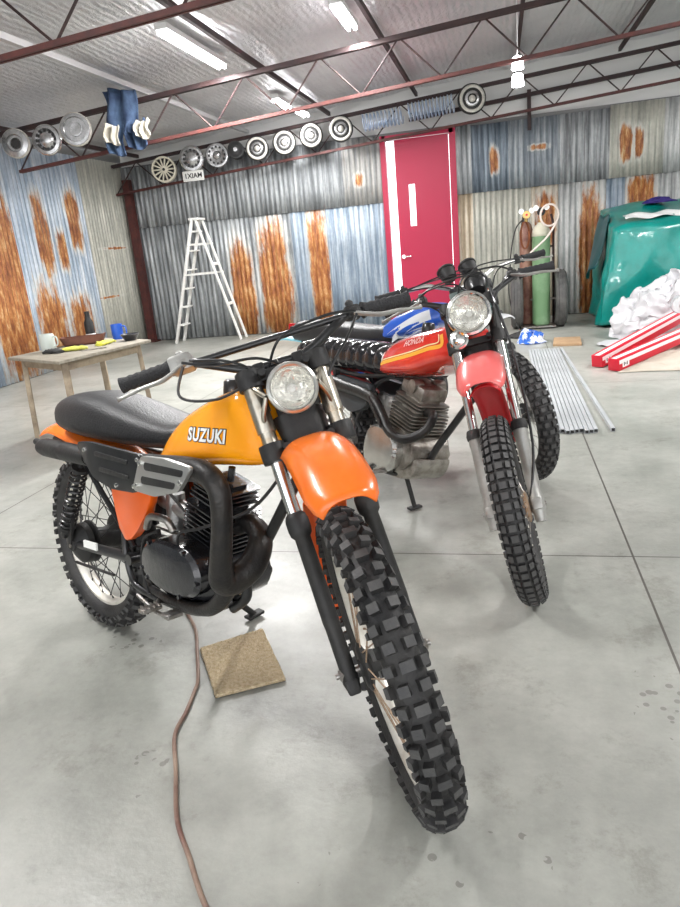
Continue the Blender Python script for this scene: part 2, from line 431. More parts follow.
    tube(bm,[(.27,-.09,.35),(.27,.09,.35)],.014,12)
    sw=mk('swingarm',bm,BLK,root)
    bm=NB(); prism(bm,[(.08,.362),(.17,.37),(.17,.345),(.08,.338)],-.118,-.112); mk('warning_label',bm,WHT,sw)
    # brake stay
    bm=NB(); prism(bm,roundpoly([(-.03,.31),(.0,.31),(.035,.47),(.02,.48)],.01),-.128,-.118,bev=.002); tube(bm,[(.02,-.122,.27),(.3,-.13,.30)],.005,8)
    lathe(bm,[(0,-.125),(.02,-.125),(.022,-.118),(.05,-.105),(.07,-.09),(.073,-.07),(0,-.07)],24,'y',(0,0,.325)); mk('brake_plate',bm,c['rhubM'],root)
    # ---- shocks
    for s in (-1,1):
        p0=V((-.035,s*.125,.36)); p1=V((.11,s*.112,.645)); d=(p1-p0); n=d.normalized()
        bm=NB(); tube(bm,[p0,p0+n*.12,p0+n*.12,p1],[.016,.016,.008,.008],12)
        for q in (p0,p1): lathe(bm,[(0,-.012),(.016,-.012),(.016,.012),(0,.012)],14,'y',tuple(q))
        for t in (.10,.88): lathe(bm,[(0,-.006),(.028,-.006),(.028,.006),(0,.006)],18,'z',M=Matrix.Translation(p0+d*t)@n.to_track_quat('Z','Y').to_matrix().to_4x4())
        sh=mk('shock_absorber',bm,BLKM,root)
        bm=NB(); x=n.cross(V((0,1,0))).normalized(); y=n.cross(x); T=11; pts=[]
        for k in range(T*14+1):
            t=k/(T*14); an=2*PI*T*t; pts.append(p0+d*(.12+.74*t)+(x*math.cos(an)+y*math.sin(an))*.025)
        tube(bm,pts,.0042,6); mk('spring',bm,c.get('sprM',BLK),sh)
    # ---- chain side
    bm=NB()
    tube(bm,[(0,.07,.325+.075),(.36,.07,.40)],.006,6); tube(bm,[(0,.07,.325-.075),(.36,.07,.34)],.006,6)
    mk('chain',bm,STL,root)
    bm=NB(); lathe(bm,[(0,.066),(.078,.066),(.078,.072),(0,.072)],40,'y',(0,0,.325)); mk('sprocket',bm,STL,root)
    # ---- kickstand: from the left of the frame to the floor
    ft=MI@V((c['stand'][0],c['stand'][1],.012)); pv=V((.44,.11,.26))
    bm=NB(); kn=pv.lerp(ft,.88); ctube(bm,[tuple(pv),tuple(pv.lerp(ft,.5)+V((0,.0,.0))),tuple(kn),tuple(ft)],.011,seg=10)
    dz=MI.to_3x3()@V((0,0,1))
    box(bm,ft,(.07,.035,.012),rot=dz.to_track_quat('Z','X').to_matrix(),bev=.004)
    mk('kickstand',bm,BLKM,root)
    # ---- foot pegs, brake pedal
    for s in (-1,1):
        bm=NB(); box(bm,(.55,s*.155,.272),(.03,.065,.014),bev=.004); tube(bm,[(.50,s*.08,.275),(.55,s*.14,.27)],.009,8)
        for k in range(4): box(bm,(.55,s*(.132+.015*k),.281),(.03,.005,.007))
        mk('footpeg',bm,STL if c['kind']=='orange' else BLKM,root)
    bm=NB(); ctube(bm,[(.42,-.12,.265),(.55,-.13,.25),(.64,-.14,.28)],.006,seg=8); box(bm,(.655,-.15,.285),(.04,.05,.012),bev=.003); mk('brake_pedal',bm,STL,root)
    # ---- fuel tank
    bm=NB(); T=secs_smooth(c['tank'],4); loft(bm,T,32,c.get('tex',3.0),tp=c.get('ttp',.2)); tk=mk('fuel_tank',bm,c['tankM'],root,ang=60)
    bv=BVHTree.FromObject(tk,bpy.context.evaluated_depsgraph_get())
    c['decals'](tk,bv)
    cx,cz=c['cap']; bm=NB(); lathe(bm,[(0,.03),(.02,.03),(.026,.024),(.028,.0),(.028,-.02)],20,'z',(cx,0,cz)); mk('fuel_cap',bm,c.get('capM',BLK),tk)
    # ---- seat
    bm=NB(); sS=secs_smooth(c['seat'],5)
    if c.get('pleats'):
        x0,x1,n=c['pleats']; out=[]
        sS=cr(c['seat'],14)
        for s in sS:
            t=(s[0]-x0)/(x1-x0); k=abs(math.sin(PI*n*t))**.6 if 0<t<1 else .8
            out.append((s[0],s[1],s[2]-.022*(1-k),s[3]-.012*(1-k)))
        sS=out
    loft(bm,sS,28,c.get('sex',2.9)); se=mk('seat',bm,c['seatM'],root,ang=70)
    if c.get('piping'):
        for xx in c['piping']:
            s=min(sS,key=lambda q:abs(q[0]-xx)); b2=NB()
            pts=[]; 
            for k in range(24):
                an=-.4+(PI+.8)*k/23; ca,sa=math.cos(an),math.sin(an); zc=(s[1]+s[2])/2;h=(s[2]-s[1])/2+.002
                pts.append((s[0],(s[3]+.002)*math.copysign(abs(ca)**(2/2.9),ca),zc+h*math.copysign(abs(sa)**(2/2.9),sa)))
            tube(b2,pts,.004,6); mk('seat_trim',b2,WHT,se)
    body(c,root,F,f2l)
    # ---- sit the tyres on the floor
    bpy.context.view_layer.update()
    lo=[]
    for ch in root.children:
        if ch.name.startswith(('front_wheel','rear_wheel')):
            for t in ch.children:
                if t.name.startswith('tyre'):
                    mw=t.matrix_world; lo.append(min((mw@v.co).z for v in t.data.vertices))
    root.location.z-=min(lo)
    print('tyre lows',lo)
    return root
ORG=mat('orange_tank_paint',(1.0,.34,.004),.2,0,coat=.6,c2=(1.0,.39,.008),vs=3)
ORP=mat('orange_plastic',(.93,.17,.012),.27,0,coat=.3,c2=(.98,.23,.03),vs=4)
ORD=mat('orange_plastic_dark',(.90,.13,.008),.3,0,coat=.4)
REDP=mat('red_tank_paint',(.62,.012,.012),.16,0,coat=1.0,c2=(.80,.06,.025),vs=5)
RFN=mat('faded_red_plastic',(.85,.16,.15),.32,0,coat=.5,c2=(.8,.09,.09),vs=4)
RFD=mat('deep_red_plastic',(.55,.008,.015),.35)
BLU=mat('blue_plastic',(.02,.12,.62),.3,0,coat=.5)
WPL=mat('white_plastic',(.82,.84,.86),.35,0,coat=.2)
YEL=mat('gold_stripe',(.9,.42,.04),.35)
CREAM=mat('cream_stripe',(.9,.72,.42),.35)
ALUE=mat('bare_engine_alloy',(.46,.44,.40),.38,.8,c2=(.13,.11,.09),vs=13,bump=.25,bs=50)
ALUB=mat('polished_cover',(.62,.62,.6),.22,.9,c2=(.42,.41,.38),vs=7)

def fins(bm,c,s,n,pitch,tilt,t=.004,gap=None,sh=.0,rd=.02):
    """stack of thin rounded plates along the tilted cylinder axis, plus core"""
    M=Matrix.Translation(V(c))@Matrix.Rotation(tilt,4,'Y')
    for i in range(n):
        k=1-sh*abs(i-n*.5)/n
        poly=roundpoly([(-s[0]/2*k,-s[1]/2*k),(s[0]/2*k,-s[1]/2*k),(s[0]/2*k,s[1]/2*k),(-s[0]/2*k,s[1]/2*k)],rd)
        prism(bm,poly,i*pitch,i*pitch+t,plane='xy',M=M)
    prism(bm,roundpoly([(-s[0]*.33,-s[1]*.33),(s[0]*.33,-s[1]*.33),(s[0]*.33,s[1]*.33),(-s[0]*.33,s[1]*.33)],.02),-.01,n*pitch,plane='xy',M=M)
def shell_fender(root,name,m,path,w,drop,M=None,th=.004,label=None):
    P=cr(path,6); bm=NB()
    def fn(i,j):
        k=min(len(P)-1,int(i*(len(P)-1)+.5)); x=2*j-1; p=P[k]; ww=w*(p[3] if len(p)>3 else 1)
        return V((p[0],x*ww,p[2]-drop*abs(x)**3))
    grid(bm,len(P),15,fn); o=mk(name,bm,m,root,M=M,label=label); solid(o,th); return o
def block(root,c,case,cover,polyc,yc=-.10,yo=-.155,finc=None,fins_=None,tilt=.3,headM=None,silver=False):
    bm=NB()
    prism(bm,roundpoly([(.46,.33),(.56,.30),(.73,.30),(.80,.35),(.80,.42),(.72,.475),(.52,.47),(.44,.40)],.03),-.10,.10,bev=.01)
    box(bm,(.60,0,.29),(.26,.12,.03),bev=.01)
    en=mk('engine',bm,case,root)
    bm=NB(); p=smoothpoly(polyc,4); prism(bm,p,yo+.012,yc+.02)
    q=[((a-.0)*.0+a,b) for a,b in p]
    cxx=sum(a for a,b in p)/len(p); czz=sum(b for a,b in p)/len(p)
    for (k0,k1,y0,y1) in ((1,.9,yo+.012,yo),(.9,.55,yo,yo-.008)):
        A=[bm.verts.new((cxx+(a-cxx)*k0,y0,czz+(b-czz)*k0)) for a,b in p]; B=[bm.verts.new((cxx+(a-cxx)*k1,y1,czz+(b-czz)*k1)) for a,b in p]
        for i in range(len(p)): bm.faces.new((A[i],A[(i+1)%len(p)],B[(i+1)%len(p)],B[i]))
        if k1==.55: bm.faces.new(B)
    for i in range(0,len(p),6):
        a,b=p[i]; lathe(bm,[(0,yo-.004),(.006,yo-.004),(.006,yo+.01),(0,yo+.01)],8,'y',(cxx+(a-cxx)*.94,0,czz+(b-czz)*.94))
    mk('engine_cover',bm,cover,en)
    bm=NB(); lathe(bm,[(0,.135),(.05,.135),(.057,.127),(.058,.09),(0,.09)],28,'y',(.69,0,.40)); mk('flywheel_cover',bm,cover,en)
    return en
def text_decal(tk,bv,s,size,cx,cz,ang,shear,slant,off,offs,m,nm,label=None,spacing=1.0,yy=-.4,stretch=1.0):
    bm=text_bm(s,size,offset=offs,shear=shear,spacing=spacing); ca,sa=math.cos(ang),math.sin(ang)
    decal_on(bm,bv,lambda x,y:V((cx+x*stretch*ca-y*sa,yy,cz+x*stretch*sa+y*ca+slant*x)),V((0,-1,0)),off)
    return mk(nm,bm,m,tk,smooth=False,label=label)
def strip_decal(tk,bv,pts,w,off,m,nm,sgn=-1,label=None):
    P=cr(pts,8); bm=NB(); row=[]
    for i,p in enumerate(P):
        a=V(P[max(0,i-1)]);b=V(P[min(len(P)-1,i+1)]);d=(b-a).normalized();n=V((-d.y,d.x))
        r=[]
        for k in (-1,0,1):
            q=V(p)+n*w*k*.5; o=V((q.x,sgn*.4,q.y)); h=bv.ray_cast(o,V((0,-sgn,0)))
            r.append(bm.verts.new((h[0] if h[0] else V((q.x,sgn*.1,q.y)))+V((0,sgn*off,0))))
        row.append(r)
    for i in range(len(row)-1):
        for k in (0,1): bm.faces.new((row[i][k],row[i][k+1],row[i+1][k+1],row[i+1][k]))
    return mk(nm,bm,m,tk,smooth=False,label=label)

# ======================= orange trail bike
def dec_orange(tk,bv):
    text_decal(tk,bv,'SUZUKI',.045,.826,.812,.075,0,0,.0012,.0038,BLK,'lettering_outline',spacing=1.12,stretch=1.0)
    text_decal(tk,bv,'SUZUKI',.045,.826,.812,.075,0,0,.0022,.0016,WHT,'lettering',label='white SUZUKI lettering with a black outline',spacing=1.12)
def body_orange(c,root,F,f2l):
    en=block(root,c,CAST,CAST,[(.50,.385),(.515,.455),(.60,.49),(.73,.487),(.785,.44),(.775,.38),(.70,.345),(.57,.345)],yo=-.15)
    bm=NB(); fins(bm,(.69,0,.47),(.16,.17),9,.0145,.22,sh=.1); mk('cylinder_fins',bm,CAST,en)
    bm=NB(); fins(bm,(.722,0,.61),(.135,.14),4,.012,.22,sh=-.2); tube(bm,[(.75,0,.66),(.76,0,.70)],.01,8); mk('cylinder_head',bm,CAST,en)
    bm=NB(); ctube(bm,[(.60,-.02,.53),(.53,-.03,.55),(.46,-.03,.56)],.026,seg=14); lathe(bm,[(0,-.06),(.028,-.06),(.03,0),(.028,.05),(0,.05)],16,'z',(.52,-.03,.54)); mk('carburettor',bm,ALU,en)
    bm=NB(); ctube(bm,[(.50,-.12,.50),(.55,-.135,.545),(.62,-.13,.55),(.64,-.12,.52)],.011,seg=10); mk('oil_pump_cover',bm,STL,en)
    for q in ([(.66,-.12,.45),(.70,-.14,.53),(.78,-.12,.56),(.90,-.05,.62),(.97,0,.72)],[(.56,-.12,.50),(.48,-.12,.46),(.44,-.11,.36),(.47,-.11,.28)],[(.60,-.05,.55),(.52,-.06,.62),(.56,-.04,.70)]):
        bm=NB(); ctube(bm,q,.0045,seg=6); mk('hose',bm,RUB,en)
    # expansion chamber
    bm=NB(); ctube(bm,[(.77,0,.53,.022),(.83,.0,.555,.026),(.89,-.015,.53,.032),(.905,-.055,.475,.037),(.895,-.105,.445,.038),(.90,-.15,.455,.034),(.925,-.17,.53,.028),(.945,-.178,.62,.026),(.945,-.183,.70,.027),(.905,-.185,.735,.029),(.82,-.18,.735,.031),(.66,-.17,.715,.032),(.47,-.165,.695,.033),(.32,-.16,.684,.030),(.25,-.155,.678,.022)],seg=20,n=7)
    ex=mk('exhaust_pipe',bm,EXH,root)
    bm=NB(); lathe(bm,[(0,-.0),(.026,.0),(.03,.02),(.031,.16),(.029,.17),(.031,.18),(.031,.30),(.026,.335),(.0,.335)],24,'x',M=Matrix.Translation((.25,-.155,.68))@Matrix.Rotation(PI,4,'Z')@Matrix.Rotation(R(2),4,'Y'))
    lathe(bm,[(.012,.33),(.012,.38),(.010,.38),(.010,.33)],14,'x',M=Matrix.Translation((.25,-.155,.68))@Matrix.Rotation(PI,4,'Z'))
    mk('silencer',bm,BLKM,ex)
    bm=NB(); ctube(bm,[(.895,-.12,.44,.026),(.84,-.125,.365,.022),(.75,-.12,.32,.018),(.58,-.11,.295,.013),(.42,-.09,.29,.01)],seg=14); mk('lower_frame_guard',bm,EXH,root)
    # heat shields
    bm=NB(); prism(bm,roundpoly([(.295,.742),(.325,.705),(.385,.648),(.49,.632),(.625,.644),(.665,.752),(.54,.752),(.38,.752)],.02),-.216,-.204,bev=.004)
    hs=mk('side_heat_shield',bm,BLK,root)
    for (a,b,z) in ((.41,.59,.722),(.43,.59,.680)):
        b2=NB(); prism(b2,roundpoly([(a,z-.007),(b,z-.004),(b,z+.007),(a,z+.008)],.006),-.2195,-.214,bev=.002); mk('shield_rib',b2,BLKM,hs)
    for (a,b) in ((.345,.725),(.64,.738),(.615,.662),(.52,.648)):
        b2=NB(); lathe(b2,[(0,-.221),(.006,-.22),(.007,-.215),(0,-.215)],12,'y',(a,0,b)); mk('bolt',b2,CHR,hs)
    bm=NB(); prism(bm,roundpoly([(.622,.655),(.73,.656),(.838,.688),(.898,.757),(.78,.763),(.670,.754)],.014),-.226,-.214,bev=.004)
    hs2=mk('vented_heat_shield',bm,mat('brushed_silver',(.5,.5,.48),.35,.8),root,label='silver vented heat shield')
    for (a,b,z,dz) in ((.688,.858,.731,.008),(.670,.82,.692,.010)):
        b2=NB(); prism(b2,roundpoly([(a,z-.011),(b,z-.011+dz),(b+.008,z+.007+dz),(a+.002,z+.010)],.008),-.2275,-.222,bev=.001); mk('dark_slot_insert',b2,BLKM,hs2)  # raised black insert stands for the dark inside of an open slot
    for (a,b) in ((.668,.735),(.648,.672),(.848,.712)):
        b2=NB(); lathe(b2,[(0,-.231),(.006,-.23),(.007,-.225),(0,-.225)],12,'y',(a,0,b)); mk('bolt',b2,CHR,hs2)
    # orange side panel behind the pipe
    for s in (-1,1):
        bm=NB(); prism(bm,smoothpoly([(.30,.63),(.48,.64),(.52,.59),(.45,.49),(.38,.43),(.34,.44),(.305,.54)],4),s*.085,s*.115,bev=.008); mk('side_panel',bm,ORD,root)
    # rear fender and tail light
    shell_fender(root,'rear_fender',ORP,[(.34,0,.62,.7),(.22,0,.675,.85),(.05,0,.70,1),(-.08,0,.715,1),(-.20,0,.725,.95),(-.30,0,.70,.85)],.085,.035)
    bm=NB(); box(bm,(-.17,0,.76),(.08,.07,.05),bev=.01); tl=mk('tail_light',bm,BLKM,root); bm=NB(); box(bm,(-.212,0,.76),(.014,.065,.045),bev=.005); mk('lens',bm,REDL,tl)
    # battery box / clutter between frame tubes
    bm=NB(); box(bm,(.36,.02,.56),(.17,.11,.15),bev=.01); mk('air_box',bm,BLKM,root)
    bm=NB(); box(bm,(.0,.0,.56),(.02,.02,.02)); bm.free()
    bm=NB(); prism(bm,roundpoly([(.02,-.07),(.02,.07),(.07,.045),(.07,-.045)],.02),.47,.60,plane='xy'); mk('headlight_backing',bm,BLKM,root,M=F)
    bm=NB(); prism(bm,roundpoly([(.03,-.045),(.04,-.045),(.04,.045),(.03,.045)],.004),.55,.66,plane='xy'); mk('number_plate_mount',bm,BLKM,root,M=F)
ORANGE=dict(kind='orange',pos=(-1.421,1.977),hd=-30.6,lean=-7.0,steer=-37.7,WB=1.342,rake=.462,rf=.358,hw=.640,hu=.123,hr=.058,haim=10,cables=[((.03,-.22,.80),(.05,-.15,.765),(.07,-.05,.745),(.06,.02,.70)),((.03,-.22,.79),(.0,-.25,.73),(.03,-.17,.69),(.05,-.08,.70)),((.03,.22,.80),(.06,.14,.80),(.08,.02,.775),(.05,-.03,.72)),((.03,.22,.79),(.07,.17,.73),(.08,.10,.66),(.04,.06,.58)),((.03,-.2,.80),(.07,-.12,.76),(.085,-.07,.71),(.05,-.06,.62))],fs=.083,gw=.375,gu=-.045,gh=.813,
  ftop=.70,boot=.365,fw=.038,fsec=.038,fstyle='knob',fN=58,frim=.274,rstyle='knob',rN=52,rimM=ALUR,fspM=RSTY,hubM=BLKM,rhubM=BLKM,barM=BLK,crossbar=True,
  gauges=[],fend=dict(r=.485,rise=.045,a0=46,a1=108,w=.072,drop=.03,taper=-.05,inner=(95,170),ir=.42,iw=.055),fenM=ORP,fenM2=ORD,utubeM=CHRA,
  tex=5.0,ttp=.32,tank=[(.560,.712,.726,.10),(.580,.706,.755,.118),(.625,.706,.803,.130),(.69,.711,.852,.136),(.79,.724,.900,.139),(.885,.738,.932,.139),(.925,.743,.934,.136),(.965,.748,.908,.128),(1.005,.756,.872,.116),(1.045,.768,.835,.103),(1.05,.778,.820,.09)],
  tankM=ORG,decals=dec_orange,cap=(.78,.912),seat=[(-.125,.742,.768,.05),(-.115,.722,.795,.085),(-.07,.71,.832,.108),(.03,.703,.855,.118),(.15,.705,.856,.12),(.30,.71,.838,.116),(.44,.718,.818,.108),(.55,.728,.808,.102),(.62,.738,.812,.09),(.655,.755,.81,.06)],seatM=VIN,
  stand=(-.882,2.04),body=body_orange,label='orange trail motorcycle with SUZUKI on the tank and a plain black seat, nearest the camera')

# ======================= red trail bike
def dec_red(tk,bv):
    text_decal(tk,bv,'HONDA',.034,.75,.843,.22,.35,0,.0015,.0006,mat('pale_lettering',(.9,.6,.55),.4),'lettering',label='pale HONDA lettering',spacing=1.1)
    strip_decal(tk,bv,[(.50,.73),(.62,.758),(.75,.79),(.86,.825),(.93,.845),(.915,.885)],.016,.0013,YEL,'pinstripe',label='gold stripe')
    strip_decal(tk,bv,[(.50,.743),(.62,.771),(.75,.803),(.85,.837),(.91,.855),(.90,.885)],.005,.002,CREAM,'pinstripe',label='thin cream stripe')
def body_red(c,root,F,f2l):
    en=block(root,c,ALUE,ALUB,[(.48,.33),(.50,.44),(.58,.475),(.68,.46),(.74,.40),(.72,.32),(.64,.275),(.54,.275)],yo=-.145)
    bm=NB(); fins(bm,(.665,0,.45),(.19,.19),8,.0155,.2,sh=.0); mk('cylinder_fins',bm,ALUE,en)
    bm=NB(); fins(bm,(.69,0,.575),(.20,.16),3,.014,.2); box(bm,(.70,0,.645),(.17,.13,.06),rot=Matrix.Rotation(.2,3,'Y'),bev=.015)
    for s in (-1,1): lathe(bm,[(0,-.02),(.028,-.018),(.03,0),(.03,.03)],18,'y',(.71,s*.055,.66))
    mk('cylinder_head',bm,ALUE,en)
    bm=NB(); ctube(bm,[(.60,-.02,.55),(.50,-.03,.56),(.42,-.03,.57)],.028,seg=14); lathe(bm,[(0,-.06),(.03,-.06),(.03,.05),(0,.05)],16,'z',(.50,-.03,.54)); mk('carburettor',bm,ALU,en)
    bm=NB(); ctube(bm,[(.78,-.03,.56,.018),(.86,-.055,.56,.019),(.875,-.10,.50,.019),(.81,-.145,.455,.019),(.71,-.155,.465,.020),(.64,-.155,.52,.021),(.57,-.16,.575,.022),(.46,-.16,.595,.024),(.3,-.16,.60,.026),(.1,-.16,.61,.03)],seg=18,n=7); ex=mk('exhaust_pipe',bm,EXH,root)
    bm=NB(); lathe(bm,[(0,0),(.03,0),(.042,.03),(.042,.32),(.03,.36),(0,.36)],24,'x',M=Matrix.Translation((.12,-.165,.60))@Matrix.Rotation(PI,4,'Z')); mk('silencer',bm,BLKM,ex)
    bm=NB()
    for k in range(7):
        t=k/6; box(bm,(.665-.10*t,-.182,.495+.08*t),(.010,.008,.044),rot=Matrix.Rotation(-.6,3,'Y'),bev=.002)
    mk('exhaust_heat_guard',bm,BLK,ex)
    bm=NB(); prism(bm,smoothpoly([(.47,.275),(.50,.31),(.72,.32),(.81,.37),(.825,.34),(.77,.275),(.6,.26)],3),-.085,.085,bev=.008); mk('skid_plate',bm,ALUE,root)
    for s in (-1,1):
        bm=NB(); prism(bm,roundpoly([(.12,.64),(.16,.52),(.30,.48),(.43,.52),(.46,.63)],.03),s*.09,s*.125,bev=.01); mk('side_panel',bm,mat('dark_grey_plastic',(.045,.05,.055),.4),root)
    shell_fender(root,'rear_fender',RFN,[(.25,0,.60,.8),(.05,0,.65,1),(-.15,0,.655,1),(-.35,0,.62,1),(-.5,0,.55,.9)],.08,.04)
    bm=NB(); box(bm,(-.40,0,.68),(.09,.09,.06),bev=.01); tl=mk('tail_light',bm,BLKM,root); bm=NB(); box(bm,(-.45,0,.68),(.02,.08,.055),bev=.008); mk('lens',bm,REDL,tl)
    # horn below the lamp, number panel above it
    bm=NB(); lathe(bm,[(0,-.02),(.024,-.02),(.032,-.008),(.034,.002),(.028,.006),(.02,.003),(.013,.007),(0,.009)],28,'x'); mk('horn',bm,CHR,root,M=F@Matrix.Translation((.205,-.05,.60))@Matrix.Rotation(R(12),4,'Y'),label='round silver horn under the headlight')
    bm=NB(); box(bm,(0,0,0),(.03,.06,.07),bev=.006); mk('instrument_box',bm,mat('grey_green_plastic',(.10,.13,.12),.5),root,M=F@Matrix.Translation((.08,-.03,.80)))
    bm=NB(); ctube(bm,[(.09,.085,.86),(.13,.10,.72),(.12,.12,.5),(.10,.11,.2),(.07,.06,.02)],.0048,seg=8); mk('speedometer_cable',bm,BLK,root,M=F)
    bm=NB(); prism(bm,roundpoly([(.02,-.065),(.02,.065),(.06,.045),(.06,-.045)],.02),.46,.62,plane='xy'); mk('headlight_backing',bm,BLKM,root,M=F)
RED=dict(kind='red',pos=(-.875,3.30),hd=-49.6,lean=-11.5,steer=-46,WB=1.388,rake=.522,rf=.332,hw=.71,hu=.15,hr=.080,haim=12,fs=.079,gw=.33,gu=-.046,gh=.89,
  ftop=.78,boot=.27,fw=.042,fsec=.041,fstyle='fine',fN=62,frim=.252,rstyle='hex',rN=56,rimM=ALUR,fspM=STL,hubM=RSTY,rhubM=ALU,barM=BLK,
  gauges=[(.06,.045,.86,.046,BLK)],lcl=.63,fend=dict(r=.485,rise=.085,a0=50,a1=104,w=.080,drop=.035,taper=.0,round=1,inner=(60,135),ir=.445,iw=.052),fenM=RFN,fenM2=RFD,utubeM=CHR,
  tex=3.6,tank=[(.470,.690,.745,.08),(.49,.680,.79,.105),(.56,.684,.835,.122),(.66,.695,.868,.13),(.77,.715,.895,.13),(.87,.752,.918,.122),(.94,.775,.932,.112),(.975,.795,.930,.10),(.99,.815,.915,.09)],
  tankM=REDP,decals=dec_red,cap=(.68,.895),seat=[(-.42,.68,.73,.07),(-.39,.655,.765,.105),(-.2,.65,.80,.115),(0,.65,.81,.118),(.2,.66,.815,.118),(.35,.665,.82,.115),(.45,.67,.815,.112),(.505,.675,.81,.108)],seatM=VING,pleats=(-.40,.51,11),piping=(.505,),
  stand=(-.423,3.062),body=body_red,label='red trail motorcycle with pleated black seat and HONDA tank, parked in the middle')

# ======================= blue bike at the back
def dec_blue(tk,bv):
    bm=NB()
    strip_decal(tk,bv,[(.60,.715),(.70,.77),(.80,.82),(.88,.85)],.055,.0015,WPL,'white_flash')
    strip_decal(tk,bv,[(.72,.735),(.80,.765),(.9,.79)],.02,.0015,WPL,'white_flash')
def body_blue(c,root,F,f2l):
    en=block(root,c,BLKM,ALUE,[(.50,.33),(.52,.45),(.62,.48),(.72,.46),(.77,.40),(.75,.32),(.66,.28),(.56,.28)],yo=-.145)
    bm=NB(); fins(bm,(.68,0,.46),(.18,.18),9,.0145,.2); mk('cylinder_fins',bm,BLKM,en)
    bm=NB(); fins(bm,(.71,0,.60),(.16,.15),4,.013,.2); mk('cylinder_head',bm,BLKM,en)
    bm=NB(); ctube(bm,[(.78,-.0,.52,.022),(.90,-.02,.50,.03),(.93,-.08,.40,.04),(.82,-.12,.30,.045),(.62,-.14,.26,.04),(.42,-.14,.35,.03),(.3,-.15,.5,.028),(.1,-.15,.60,.03)],seg=16); mk('exhaust_pipe',bm,EXH,root)
    for s in (-1,1):
        bm=NB(); prism(bm,roundpoly([(.05,.66),(.12,.52),(.32,.46),(.47,.54),(.50,.67)],.03),s*.09,s*.12,bev=.01); mk('side_panel',bm,BLU,root)
    shell_fender(root,'rear_fender',mat('pale_blue_plastic',(.28,.62,.72),.4),[(.25,0,.62,.8),(.05,0,.68,1),(-.15,0,.70,1),(-.32,0,.71,1),(-.42,0,.70,.9)],.085,.03)
    bm=NB(); box(bm,(-.30,0,.745),(.06,.07,.05),bev=.01); tl=mk('tail_light',bm,BLKM,root); bm=NB(); box(bm,(-.335,0,.75),(.02,.06,.075),bev=.008); mk('lens',bm,REDL,tl)
    bm=NB(); prism(bm,roundpoly([(.02,-.065),(.02,.065),(.06,.045),(.06,-.045)],.02),.50,.62,plane='xy'); mk('headlight_backing',bm,BLKM,root,M=F)
BLUE=dict(kind='blue',pos=(-1.12,4.20),hd=-31.3,lean=-6.6,steer=-36,WB=1.398,rake=.439,rf=.35,hw=.65,hu=.10,hr=.070,haim=12,fs=.086,gw=.48,gu=.0,gh=.80,
  ftop=.70,boot=.33,fw=.045,fsec=.044,fstyle='hex',fN=58,frim=.262,rstyle='hex',rN=56,rimM=ALUR,fspM=STL,hubM=BLKM,rhubM=ALU,barM=mat('satin_silver',(.6,.6,.58),.3,.9),
  gauges=[(.03,-.085,.83,.05,BLKM),(.03,.035,.83,.05,BLKM)],fend=dict(r=.52,a0=58,a1=120,w=.055,drop=.02,taper=.1),fenM=WPL,fenM2=WPL,utubeM=CHR,
  tank=[(.50,.71,.75,.07),(.53,.70,.79,.10),(.61,.71,.84,.12),(.71,.73,.88,.13),(.80,.755,.91,.125),(.88,.78,.912,.11),(.93,.80,.90,.09)],
  tankM=BLU,decals=dec_blue,cap=(.74,.865),seat=[(-.26,.70,.74,.07),(-.22,.67,.80,.10),(-.05,.665,.815,.115),(.2,.67,.80,.115),(.4,.68,.785,.11),(.56,.69,.785,.10),(.60,.70,.78,.08)],seatM=VIN,
  stand=(-.55,4.2),body=body_blue,label='blue and white trail motorcycle parked furthest back behind the red one')
bikes=[motorcycle(ORANGE),motorcycle(RED),motorcycle(BLUE)]
